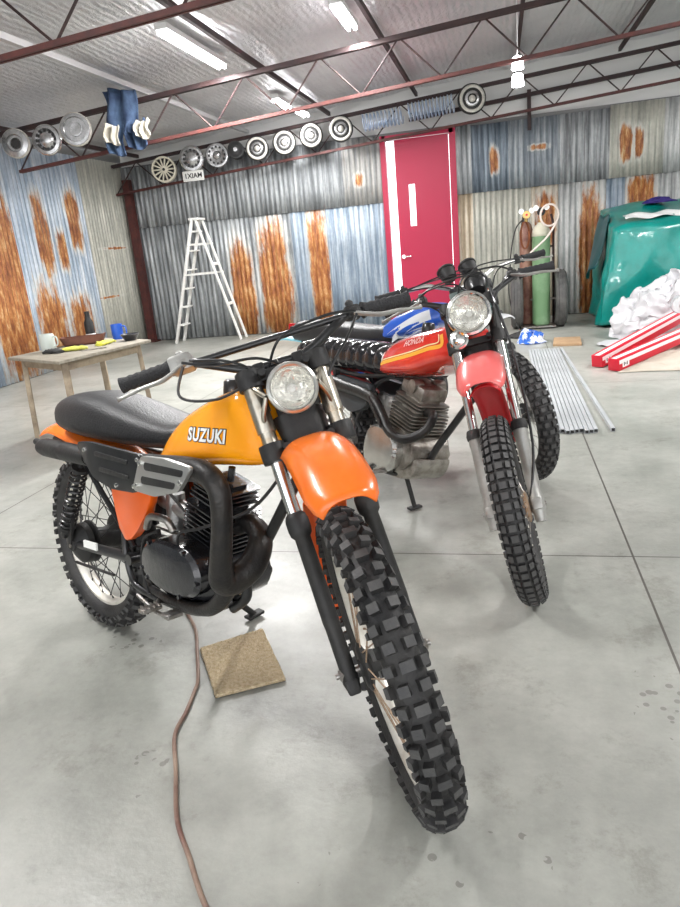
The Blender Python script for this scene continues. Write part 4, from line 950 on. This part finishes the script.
t=thing('brake_drum','black finned drum hanging between the grey hubcap and the whitewall hubcaps','drum',(-3.66,10.15,2.68),R(14))
bm=NB()
for k in range(5): lathe(bm,[(.06,-.10+.045*k),(.115,-.10+.045*k),(.115,-.08+.045*k),(.06,-.08+.045*k)],24,'y',closed=True)
lathe(bm,[(0,-.10),(.10,-.10),(.10,.10),(0,.10)],24,'y'); mk('drum_body',bm,TYB,t)
bm=NB(); lathe(bm,[(0,-.125),(.03,-.125),(.04,-.10),(0,-.10)],16,'y'); mk('hub',bm,HUBM,t)
WIR=mat('blue_white_wire',(.30,.42,.62),.35,.2,c2=(.7,.74,.8),vs=9)
for (x,z,r,n,L_,lab) in ((-1.52,2.83,.105,22,.56,'loose coil of blue-white wire on the rear truss, left of two'),(-.86,2.885,.11,26,.62,'coil of blue-white wire beside the single whitewall hubcap, right of two')):
    bm=NB(); pts=[]
    for k in range(n*14+1):
        u=k/(n*14); a=2*PI*n*u; rr_=r*(1+.05*math.sin(a*.37)); pts.append((-L_/2+L_*u+.012*math.sin(a*.5),math.cos(a)*rr_,math.sin(a)*rr_))
    tube(bm,pts,.007,5); o=mk('wire_coil',bm,WIR); o.location=(x,10.16,z); o.rotation_euler=(0,R(-4),R(2)); tag(o,lab,'wire coil','wire coils on the rear truss')
# ---- overalls hanging from the middle truss
t=thing('overalls','blue denim overalls with pale patches hanging from the middle truss','overalls',(-3.72,7.08,2.85))
def cloth(nm,x0,x1,z0,z1,m,ph,yo=0,par=None,tp=0):
    bm=NB()
    def fn(i,j):
        x=x0+(x1-x0)*i; z=z1+(z0-z1)*j; k=1-tp*j
        xc=(x0+x1)/2; return V((xc+(x-xc)*k+.015*math.sin(6*j+ph),yo+.035*math.sin(9*i*PI/2+ph+j*2)+.02*math.sin(17*i+5*j),z+.02*math.sin(5*i+ph)))
    grid(bm,26,26,fn); o=mk(nm,bm,m,par or t); solid(o,.012); return o
cloth('bib',-.20,.16,-.30,.10,NAVY,.3); cloth('trouser_leg',-.24,-.03,-.50,-.22,NAVY,1.2,tp=.1); cloth('trouser_leg',-.02,.22,-.46,-.20,NAVY,2.1,.01,tp=.15)
PLC=mat('pale_cloth',(.50,.47,.40),.8,c2=(.5,.47,.4),vs=8)
cloth('pale_patch',-.21,-.06,-.40,-.22,PLC,.9,-.06); cloth('pale_patch',.14,.29,-.38,-.22,PLC,2.,-.06)
# ---- work table
TIM=mat('bare_plywood',(.34,.31,.25),.65,c2=(.22,.19,.15),vs=6,aniso=(1,5,1)); TIL=mat('table_leg_timber',(.42,.34,.24),.6,c2=(.22,.17,.12),vs=9)
A_,B_,C_,D_=[V((a*K,b*K,0)) for a,b in ((-3.42,4.22),(-2.77,3.87),(-2.57,4.74),(-3.2,5.10))]; ZT_=.675
t=thing('work_table','light plywood work table with tools on it near the left wall','table',((A_+C_)/2)); o0=(A_+C_)/2
loc=[(p-o0) for p in (A_,B_,C_,D_)]
bm=NB(); prism(bm,[(p.x,p.y) for p in loc],ZT_-.022,ZT_,plane='xy',bev=.003); mk('tabletop',bm,TIM,t)
for k,p in enumerate(loc):
    q=p*.80; bm=NB(); a=V((q.x,q.y,ZT_-.02)); b_=V((q.x*1.06,q.y*1.06,0)); d=b_-a
    box(bm,(a+b_)/2,(.045,.035,d.length),rot=d.to_track_quat('Z','Y').to_matrix(),bev=.004); mk('leg',bm,TIL,t)
for (i,j) in ((0,1),(2,3),(1,2),(3,0)):
    a,b_=loc[i]*.80,loc[j]*.80; d=b_-a; bm=NB(); m_=(a+b_)/2; box(bm,(m_.x,m_.y,ZT_-.06),(.02,.05,d.length),rot=d.to_track_quat('Z','Y').to_matrix()); 
    mk('apron_rail',bm,TIL,t)
def on(x,y): return (x*K,y*K,ZT_)
t=thing('plastic_jug','pale grey plastic jug with handle on the left end of the work table','jug',on(-3.22,4.42))
bm=NB(); lathe(bm,[(0,0),(.05,0),(.056,.02),(.055,.12),(.048,.13),(.044,.13),(.05,.02),(0,.012)],24,'z'); mk('body',bm,mat('pale_green_grey',(.55,.60,.56),.4),t)
bm=NB(); ctube(bm,[(.05,0,.11),(.085,0,.10),(.085,0,.05),(.052,0,.035)],.006); mk('handle',bm,MC['pale_green_grey'],t)
YG=mat('yellow_glove',(.75,.72,.06),.7,c2=(.45,.45,.1),vs=12)
def glove(x,y,rz,label,m):
    t=bpy.data.objects.new('work_glove',None)
    bm=NB(); loft(bm,[(-.07,.0,.022,.035),(-.03,.0,.03,.04),(.03,0,.032,.048),(.06,0,.026,.044)],14,2.4)
    for k,l in enumerate((.06,.075,.07,.05)):
        yy=-.033+.022*k; tube(bm,[(.05,yy,.014),(.05+l*.6,yy*1.15,.018),(.05+l,yy*1.25,.010)],[.0115,.0105,.008],8)
    tube(bm,[(-.01,.035,.014),(.02,.065,.018),(.05,.078,.010)],[.014,.012,.009],8)
    o=mk('work_glove',bm,m); o.location=on(x,y); o.rotation_euler=(0,0,rz); tag(o,label,'glove','gloves on the work table'); bpy.data.objects.remove(t)
glove(-3.0,4.36,.4,'yellow work glove lying flat nearest the front edge of the table',YG)
glove(-2.88,4.60,1.6,'yellow work glove lying in front of the brown tray',YG)
glove(-3.08,4.30,2.6,'dark work glove lying beside the pale jug',mat('dark_glove',(.03,.03,.03),.8))
t=thing('tool_tray','long brown tool tray standing on the back of the work table','tray',on(-3.12,4.72),.4)
bm=NB(); prism(bm,[(-.14,0),(.14,0),(.17,.07),(.155,.07),(.13,.012),(-.13,.012),(-.155,.07),(-.17,.07)],-.06,.06); 
for s in (-1,1): prism(bm,[(-.14,0),(.14,0),(.17,.065),(-.17,.065)],s*.054,s*.06)
mk('tray_body',bm,mat('brown_leather',(.10,.03,.018),.55,c2=(.18,.06,.03),vs=9),t)
t=thing('blue_mug','blue plastic mug with a handle on the far right of the work table','mug',on(-2.95,4.93))
bm=NB(); lathe(bm,[(0,0),(.042,0),(.046,.05),(.046,.12),(.041,.12),(.04,.012),(0,.01)],22,'z'); mk('cup',bm,BLU,t)
bm=NB(); ctube(bm,[(.044,0,.10),(.08,0,.095),(.08,0,.035),(.044,0,.025)],.007); mk('handle',bm,BLU,t)
bm=NB(); lathe(bm,[(0,0),(.04,0),(.075,.05),(.07,.052),(.038,.008),(0,.007)],26,'z'); o=mk('bowl',bm,mat('dark_bowl',(.035,.035,.04),.35)); o.location=on(-2.76,4.78); tag(o,'small dark bowl on the right corner of the work table','bowl')
t=thing('spray_bottle','tall black bottle with pale label at the back of the work table','bottle',on(-3.18,4.92))
bm=NB(); lathe(bm,[(0,0),(.036,0),(.038,.02),(.038,.15),(.024,.18),(.02,.20),(.02,.24),(0,.24)],20,'z'); mk('bottle_body',bm,BLKM,t)
bm=NB(); lathe(bm,[(.0385,.04),(.039,.06)],20,'z'); o=mk('label_band',bm,WHT,t); solid(o,.001)
for k,(x,y,rz,l) in enumerate(((-2.82,4.35,.6,.16),(-3.12,4.55,1.3,.2))):
    bm=NB(); prism(bm,roundpoly([(-l/2,-.009),(l/2-.03,-.007),(l/2,-.018),(l/2+.02,-.006),(l/2,.0),(l/2+.02,.006),(l/2,.018),(l/2-.03,.007),(-l/2,.009)],.004),0,.007,plane='xy')
    o=mk('spanner',bm,STL); o.location=on(x,y); o.rotation_euler=(0,0,rz); tag(o,('steel spanner between the yellow gloves and the right table edge','steel spanner lying behind the pale jug')[k],'spanner')

# ---- floor pieces
CPT=mat('carpet_pile',(.58,.44,.26),.95,c2=(.75,.62,.42),vs=90,bump=1.0,bs=240,thr=(.4,.6))
cor=[V((a*K,b*K,0)) for a,b in ((-.96,1.75),(-.79,1.88),(-.63,1.62),(-.81,1.52))]; cc=sum(cor,V())/4; ctr=[p-cc for p in cor]
bm=NB()
def fm(i,j):
    p=ctr[0].lerp(ctr[1],i).lerp(ctr[3].lerp(ctr[2],i),j); e=min(i,1-i,j,1-j)
    h=.010+.004*random.random(); w_=.003*(random.random()-.5)
    return V((p.x+w_,p.y+w_*.7,h if e>.005 else .002))
grid(bm,70,70,fm); box(bm,(0,0,.0),(.001,.001,.001)) if 0 else None
o=mk('carpet_square',bm,CPT,ang=180); solid(o,.004,-1); o.location=(cc.x,cc.y,.002); tag(o,'small beige carpet square lying on the floor below the orange motorcycle','carpet')
CB=mat('brown_cable',(.16,.075,.06),.5,c2=(.36,.27,.2),vs=5)
bm=NB(); ctube(bm,[(-1.55*K,2.75*K,.006),(-1.30*K,2.35*K,.006),(-1.16*K,2.05*K,.006),(-1.03*K,1.87*K,.006),(-.965*K,1.74*K,.006),(-.90*K,1.60*K,.006),(-.885*K,1.54*K,.006),(-.87*K,1.45*K,.006),(-.86*K,1.36*K,.006),(-.80*K,1.24*K,.006),(-.73*K,1.10*K,.006),(-.66*K,1.01*K,.006),(-.58*K,.91*K,.006),(-.45*K,.78*K,.006)],.0058,seg=8,n=8); o=mk('cable',bm,CB); tag(o,'brown extension cable running across the floor past the carpet square','cable')
# bundle of steel tubes
TUB=mat('galvanised_tube',(.60,.62,.64),.45,.25,c2=(.45,.47,.49),vs=5,aniso=(6,.5,6))
x0,x1=.265*K,.535*K; src=None; n=11
for k in range(n+1):
    x=x0+(x1-x0)*k/(n-1) if k<n else .575*K+.06; L_=3.15+.04*((k*7)%5)
    if src is None:
        bm=NB(); w_=.0125
        tube(bm,[(0,0,0),(0,3.15,0)],[w_*1.3,w_*1.3],4,cap=False); src=mk('steel_tube',bm,TUB,smooth=False); md=solid(src,.002,-1); 
        e=NB(); box(e,(0,.006,0),(.019,.002,.019),rot=None); mk('dark_end_plate',e,BLKM,src,smooth=False); o=src  # black plate in the tube mouth stands for the shade inside
    else:
        o=src.copy(); COL.objects.link(o); c_=src.children[0].copy(); COL.objects.link(c_); c_.parent=o
    o.location=(x,4.30+.012*((k*5)%4),.0125); o.rotation_euler=(0,0,R(.15*((k*3)%3-1)) if k<n else R(1.0))
    for q in ('category','group','label'):
        pass
    lab='galvanised steel tube in the row on the floor behind the blue motorcycle' if k<n else 'galvanised steel tube lying slightly apart at the right of the row'
    tag(o,lab,'tube','steel tubes laid side by side on the floor')
# rotate the square section flat once for all
for v in src.data.vertices:
    x,z=v.co.x,v.co.z; v.co.x=(x-z)*.7071; v.co.z=(x+z)*.7071
CARD=mat('cardboard',(.45,.30,.17),.85,c2=(.36,.23,.13),vs=6)
bm=NB(); prism(bm,[(-.16,-.20),(.13,-.24),(.16,.22),(-.12,.25)],0,.03,plane='xy',bev=.002); o=mk('cardboard_sheet',bm,CARD); o.location=(.67*K,7.6*K,0); tag(o,'flat brown cardboard at the foot of the gas cylinder','cardboard')
from mathutils import noise as mnoise
def lump(nm,label,cat,c,s,m,seed=0,amp=.25,n=26,rough=0.):
    bm=NB(); rnd=random.Random(seed); ph=[rnd.uniform(0,6) for _ in range(9)]
    def fn(i,j):
        a=2*PI*i; b_=PI*.5*(1-j); k=1+amp*(math.sin(3*a+ph[0])*.4+math.sin(5*a+ph[1]+4*b_)*.35+math.sin(7*b_+2*a+ph[2])*.25+.25*math.sin(11*a+7*b_+ph[3]))
        return V((math.cos(a)*math.cos(b_)*s[0]*k,math.sin(a)*math.cos(b_)*s[1]*k,max(0,math.sin(b_)*s[2]*(1+amp*.6*math.sin(4*a+ph[4])+amp*.5*math.sin(9*a*1+ph[5]+3*b_)))))
    def fz(i,j):
        v=fn(i,j*.985)
        if rough:
            q=V((v.x*4+seed,v.y*4,v.z*5)); d=mnoise.turbulence_vector(q,4,True)*rough; w=min(1,v.z/.06+.3)
            v=V((v.x+d.x*w,v.y+d.y*w,max(0,v.z+(d.z-.2*rough)*w)))
        return v
    grid(bm,n*2,n,fz,closeu=True); o=mk(nm,bm,m,ang=50); o.location=c; tag(o,label,cat); return o
lump('rag_bundle','bundle of blue and white rags on the floor before the gas cylinder','rags',(.30*K,7.75*K,0),(.15,.18,.10),mat('blue_white_rag',(.02,.12,.5),.8,c2=(.75,.78,.85),vs=14,thr=(.48,.52)),3,.25,26,.06)
o=lump('welding_glove','dark welding glove lying behind the blue and white rags','glove',(.24*K,8.15*K,0),(.17,.07,.07),BLKM,5)

# ---- gas cylinders on a trolley
GRN=mat('green_cylinder_paint',(.14,.26,.13),.45,c2=(.24,.36,.22),vs=4,thr=(.45,.75))
GX,GY=.50,9.30
t=thing('gas_trolley','steel gas cylinder trolley with two big dark rubber wheels','trolley',(GX-.03,GY,0))
for s in (-1,1):
    bm=NB(); prof=[]
    for k in range(16):
        a=2*PI*k/16; prof.append((.30+.055*math.cos(a),.075*math.sin(a)))
    lathe(bm,prof,40,'x',(s*.27,.06,.355),closed=True)
    for k in range(3): lathe(bm,[(.352,-.04+.04*k-.006),(.360,-.04+.04*k),(.352,-.04+.04*k+.006)],40,'x',(s*.27,.06,.355))
    wh=mk('wheel',bm,mat('worn_tyre',(.05,.05,.05),.6,c2=(.13,.125,.12),vs=6),t)
    bm=NB(); lathe(bm,[(0,-.04),(.25,-.03),(.25,.03),(0,.04)],24,'x',(s*.27,.06,.355)); mk('wheel_disc',bm,STL,wh)
bm=NB(); tube(bm,[(-.34,.06,.355),(.34,.06,.355)],.015,10); mk('axle',bm,STL,t)
bm=NB(); box(bm,(0,-.02,.03),(.40,.30,.02)); mk('base_plate',bm,STL,t)
for s in (-1,1):
    bm=NB(); ctube(bm,[(s*.19,.12,.03),(s*.19,.14,.9),(s*.19,.16,1.25),(s*.17,.28,1.38)],.014); mk('upright',bm,OXD,t)
bm=NB(); tube(bm,[(-.19,.15,1.0),(.19,.15,1.0)],.012,8); mk('crossbar',bm,OXD,t)
t=thing('gas_cylinder','tall green gas cylinder with a white cap between the trolley wheels','gas cylinder',(GX,GY-.06,.045))
bm=NB(); lathe(bm,[(0,0),(.09,0),(.108,.02),(.11,.05),(.11,1.10),(.10,1.16),(.07,1.21),(.035,1.235),(0,1.235)],36,'z'); mk('body',bm,GRN,t)
bm=NB(); lathe(bm,[(.111,1.09),(.102,1.163),(.072,1.213),(.037,1.238),(.036,1.25)],32,'z'); o=mk('shoulder',bm,mat('cream_shoulder',(.62,.60,.48),.45),t); solid(o,.003)
bm=NB(); lathe(bm,[(0,1.235),(.028,1.235),(.028,1.29),(.018,1.30),(.018,1.33),(.035,1.335),(.035,1.35),(0,1.35)],16,'z'); mk('valve',bm,mat('brass',(.55,.38,.14),.3,.9),t)
t=thing('gas_cylinder','slim maroon gas cylinder behind the left of the green one','gas cylinder',(GX-.17,GY+.12,.045))
bm=NB(); lathe(bm,[(0,0),(.075,0),(.085,.02),(.085,1.15),(.06,1.24),(.03,1.27),(0,1.27)],28,'z'); mk('body',bm,mat('maroon_cylinder',(.17,.06,.045),.5,c2=(.35,.2,.14),vs=7),t)
bm=NB(); lathe(bm,[(0,1.27),(.022,1.27),(.022,1.33),(0,1.335)],14,'z'); mk('valve',bm,MC['brass'],t)
def regulator(x,y,z,label,m1):
    t=thing('gas_regulator',label,'regulator',(x,y,z),group='regulators on the gas cylinders')
    bm=NB(); lathe(bm,[(0,-.05),(.045,-.05),(.05,-.02),(.05,.02),(.03,.04),(0,.045)],20,'y'); mk('body',bm,m1,t)
    for s in (-1,1):
        bm=NB(); lathe(bm,[(0,-.02),(.032,-.02),(.034,.01),(0,.015)],20,'y',(s*.062,-.015,.045)); g=mk('gauge',bm,CHR,t)
        bm=NB(); lathe(bm,[(0,-.0215),(.029,-.0215)],20,'y',(s*.062,-.015,.045)); mk('gauge_face',bm,WHT,g)
    bm=NB(); lathe(bm,[(0,-.10),(.014,-.10),(.014,-.05),(0,-.05)],12,'y'); mk('adjusting_knob',bm,REDL,t)
regulator(GX-.17,GY+.02,1.40,'brass and red regulator with two white gauges on the maroon cylinder',MC['brass'])
regulator(GX+.0,GY-.10,1.42,'dark regulator with two white gauges on the green cylinder',BLKM)
HW=mat('cream_hose',(.75,.66,.60),.5)
bm=NB(); pts=[]
for k in range(3*20+1):
    a=2*PI*k/20; r_=.125+.004*math.sin(a*.33); pts.append((GX+.09+math.cos(a)*r_*.85,GY-.20-.012*(k/20),1.37+math.sin(a)*r_))
tube(bm,pts,.009,7)
ctube(bm,[(GX+.17,GY-.235,1.28),(GX+.06,GY-.25,1.12),(GX-.10,GY-.25,.98),(GX-.16,GY-.24,.92)],.012,seg=8)
o=mk('coiled_hose',bm,HW); tag(o,'cream gas hose coiled over the top of the green cylinder','hose')
bm=NB(); ctube(bm,[(GX-.20,GY+.0,1.36),(GX-.30,GY-.02,1.25),(GX-.36,GY-.05,1.0),(GX-.38,GY-.08,.75),(GX-.40,GY-.10,.5),(GX-.36,GY-.15,.25),(GX-.28,GY-.22,.02)],.008,seg=8); o=mk('gas_hose',bm,BLKM); tag(o,'dark gas hose hanging down left of the maroon cylinder','hose')
bm=NB()
for q in range(2):
    pts=[]
    for k in range(41):
        a=2*PI*k/20; pts.append((GX-.20+.05*math.cos(a)+.01*q,GY-.12-.01*q,1.16+.16*math.sin(a)))
    tube(bm,pts,.007,6)
o=mk('hose_bundle',bm,mat('rusty_red_hose',(.30,.09,.03),.6)); tag(o,'looped orange-brown hose hanging in front of the maroon cylinder','hose')

# ---- green tarpaulin over a load
TRP=mat('green_tarpaulin',(.0,.20,.17),.30,c2=(.0,.30,.26),vs=3,bump=.35,bs=9,coat=.3)
TX,TY,TW,TD,TH=1.33,8.98,2.5,1.15,1.18
def tarp(i,j):
    # i round the footprint (left-back, left, front, right, back), j from the ridge down to the hem
    P=[(0,1),(0,.5),(0,0),(.5,0),(1,0),(1,.5),(1,1),(.5,1),(0,1)]
    s=i*8; k=min(7,int(s)); f=s-k; ax=P[k][0]*(1-f)+P[k+1][0]*f; ay=P[k][1]*(1-f)+P[k+1][1]*f
    x=ax*TW; y=ay*TD; cx,cy=TW/2,TD/2; n=V((ax-.5,ay-.5,0)); n.normalize()
    if j<.45:
        q=j/.45; z=TH+.30*(y/TD)*1+.0; px=cx+(x-cx)*q; py=cy+(y-cy)*q
        z=TH+.27*(py/TD)+.012*math.sin(9*px+4*py)+.018*math.sin(5*px-7*py)-.03*q**6
        return V((px,py,z))
    q=(j-.45)/.55; top=TH+.27*ay-.03; per=i*2*(TW+TD)
    fold=.06*q**.8*math.sin(per*4.5+.9*math.sin(per*2.2)+q)+.03*q*abs(math.sin(per*9+2+2*q))+.012*math.sin(per*15+5*q)
    corner=max(0,1-abs(s-2)/.45)*.16*q-max(0,1-abs(s-2)/.2)*.05
    fl=.02+.05*q
    bottom=.02+ (.55 if 0 else 0)*q
    nz_=mnoise.turbulence_vector(V((x*2.2,y*2.2,q*1.6)),3,True); fold+=(abs(nz_.x)*.12-.03)*q**.5
    return V((x+n.x*(fl+fold+corner*.9),y+n.y*(fl+fold)*1.0-corner*.2,top*(1-q)+.03*q+.01*math.sin(per*11)*(q)))
bm=NB(); grid(bm,220,44,tarp); o=mk('tarpaulin_cover',bm,TRP,ang=60); o.location=(TX,TY,0); solid(o,.004); tag(o,'green tarpaulin draped over a tall load against the back wall','tarpaulin')
bm=NB()
def flap(i,j): return V((-.02-.17*j+.05*math.sin(5*i+3*j)*j-.05*i,.35+.55*i,1.30-.62*j-.2*i*j+.02*math.sin(9*i)))
grid(bm,20,20,flap); 
q=mk('side_flap',bm,mat('dark_green_tarpaulin',(.0,.085,.10),.35),o); solid(q,.004)
def paper(i,j): return V((.12+.66*i,.09+.22*j+.03*i+.015*math.sin(17*i),TH+.06+.055*j+.014*math.sin(12*i+5*j)))
bm=NB(); grid(bm,24,10,paper); p=mk('crumpled_plastic',bm,mat('white_sheet_plastic',(.85,.86,.85),.3)); p.location=(TX,TY,.0); solid(p,.004); tag(p,'crumpled strip of white plastic lying on top of the green tarpaulin','plastic sheet')
def paper2(i,j): return V((.86+.5*i,.12+.13*j+.04*i,TH+.05+.04*j+.014*math.sin(14*i+7*j+1)))
bm=NB(); grid(bm,24,10,paper2); p=mk('crumpled_plastic',bm,MC['white_sheet_plastic']); p.location=(TX,TY,.0); solid(p,.004); tag(p,'second white plastic strip on the tarpaulin at the right picture edge','plastic sheet')
o=lump('purple_cloth','small purple cloth lying on the ridge of the green tarpaulin','cloth',(TX+.62,TY+.82,TH+.22),(.18,.10,.06),mat('purple_cloth_fabric',(.03,.015,.16),.7),9)
WPS=mat('white_plastic_sheet',(.60,.60,.62),.30,bump=.4,bs=14,coat=.2)
lump('plastic_sheet_heap','big heap of white plastic sheeting on the floor before the green tarpaulin','plastic sheet',(2.0,8.0,0),(.84,.38,.62),WPS,11,.12,60,.12)
bm=NB()
def fs_(i,j): return V((1.02+.55*i+.05*math.sin(7*j),7.28+.50*j+.04*math.sin(9*i),.012+.018*abs(math.sin(9*i+5*j))*i+.01*abs(math.sin(17*j+4*i))))
grid(bm,26,26,fs_); o=mk('plastic_sheet',bm,WPS); solid(o,.003); tag(o,'thin white plastic sheet spread flat at the left foot of the heap','plastic sheet')
t=thing('wrapped_roll','clear wrapped roll sitting on the white plastic heap at the picture edge','roll',(1.75,7.56,.38))
bm=NB(); lathe(bm,[(.03,-.06),(.085,-.06),(.09,-.05),(.09,.05),(.085,.06),(.03,.06)],26,'y',closed=True); mk('roll_body',bm,mat('clear_wrap',(.6,.62,.64),.12,.4,bump=.4,bs=40),t)
CNV=mat('beige_canvas',(.42,.37,.30),.8,c2=(.55,.50,.43),vs=4,bump=.4,bs=16)
bm=NB()
def fc(i,j):
    x=.95+1.75*i; y=6.12+1.15*j+.35*i*j; e=min(i*6,(1-i)*6,j*5,(1-j)*5,1)
    return V((x+.03*math.sin(11*j),y+.03*math.sin(9*i)-.05*math.sin(3*i),.006+e*.035*abs(math.sin(7*i+6*j+.6*math.sin(9*j)))+e*.02*abs(math.sin(17*i-5*j))+.05*e*i*j))
grid(bm,60,46,fc); o=mk('canvas_dropcloth',bm,CNV); solid(o,.003); tag(o,'crumpled beige canvas lying on the floor under the red and white cartons','canvas')
RC=mat('carton_red',(.58,.01,.03),.4); WC=mat('carton_white',(.85,.80,.80),.4)
def carton(a,b_,s,label,marks):
    a=V(a);b_=V(b_);d=b_-a;L_=d.length; t=thing('long_carton',label,'carton',a,0,'long red and white cartons')
    t.rotation_mode='QUATERNION'; t.rotation_quaternion=d.to_track_quat('X','Z')
    bm=NB(); box(bm,(L_/2,0,0),(L_,s,s),bev=.002); c_=mk('carton_body',bm,RC,t)
    for (y,z,wy,wz) in ((0,s/2+.0006,s*.45,.001),(-s/2-.0006,.22*s,.001,s*.32)):
        bm=NB(); box(bm,(L_/2+.0,y,z),(L_*.995,wy,wz)); mk('white_band',bm,WC,t,smooth=False)
    bm=NB(); box(bm,(.10,-s/2-.0012,-.05*s),(.10,.001,s*.5)); mk('shipping_label',bm,WC,t,smooth=False)
    bm=NB()
    for k in range(3): box(bm,(.075+.022*k,-s/2-.002,-.05*s),(.012,.001,s*.3 if k!=1 else s*.14))
    mk('label_print',bm,BLKM,t,smooth=False)
carton((.82,6.40,.06),(1.95,7.85,.30),.105,'long red and white carton leaning on the plastic heap, rear of two',0)
carton((.93,6.20,.06),(2.05,7.50,.20),.105,'long red and white carton with a label at its near end, front of two',0)
# ---------------------------------------------------------------- camera
cam=bpy.data.cameras.new('camera'); co=bpy.data.objects.new('camera',cam); COL.objects.link(co); SC.camera=co
cam.sensor_fit='VERTICAL'; cam.sensor_height=24.0; cam.lens=24.0*685/907; cam.clip_start=.02; cam.clip_end=200
d=V((210,2250,685)).normalized(); yv=V((159.5,-221.5,685)); yv=(yv-d*yv.dot(d)).normalized(); xv=d.cross(yv).normalized()
if xv.x<0: xv=-xv
Rm=Matrix((xv,yv,-d))                       # world = Rm @ (image right, image down, forward)
cr_=Rm@V((1,0,0)); cu_=Rm@V((0,-1,0)); cf_=Rm@V((0,0,1))
M=Matrix((cr_,cu_,-cf_)).transposed().to_4x4(); M.translation=V((0,0,1.25)); co.matrix_world=M
SC.view_settings.view_transform='Standard'; SC.view_settings.look='None'; SC.view_settings.gamma=1; SC.view_settings.use_curve_mapping=False
SC.view_settings.exposure=0.3
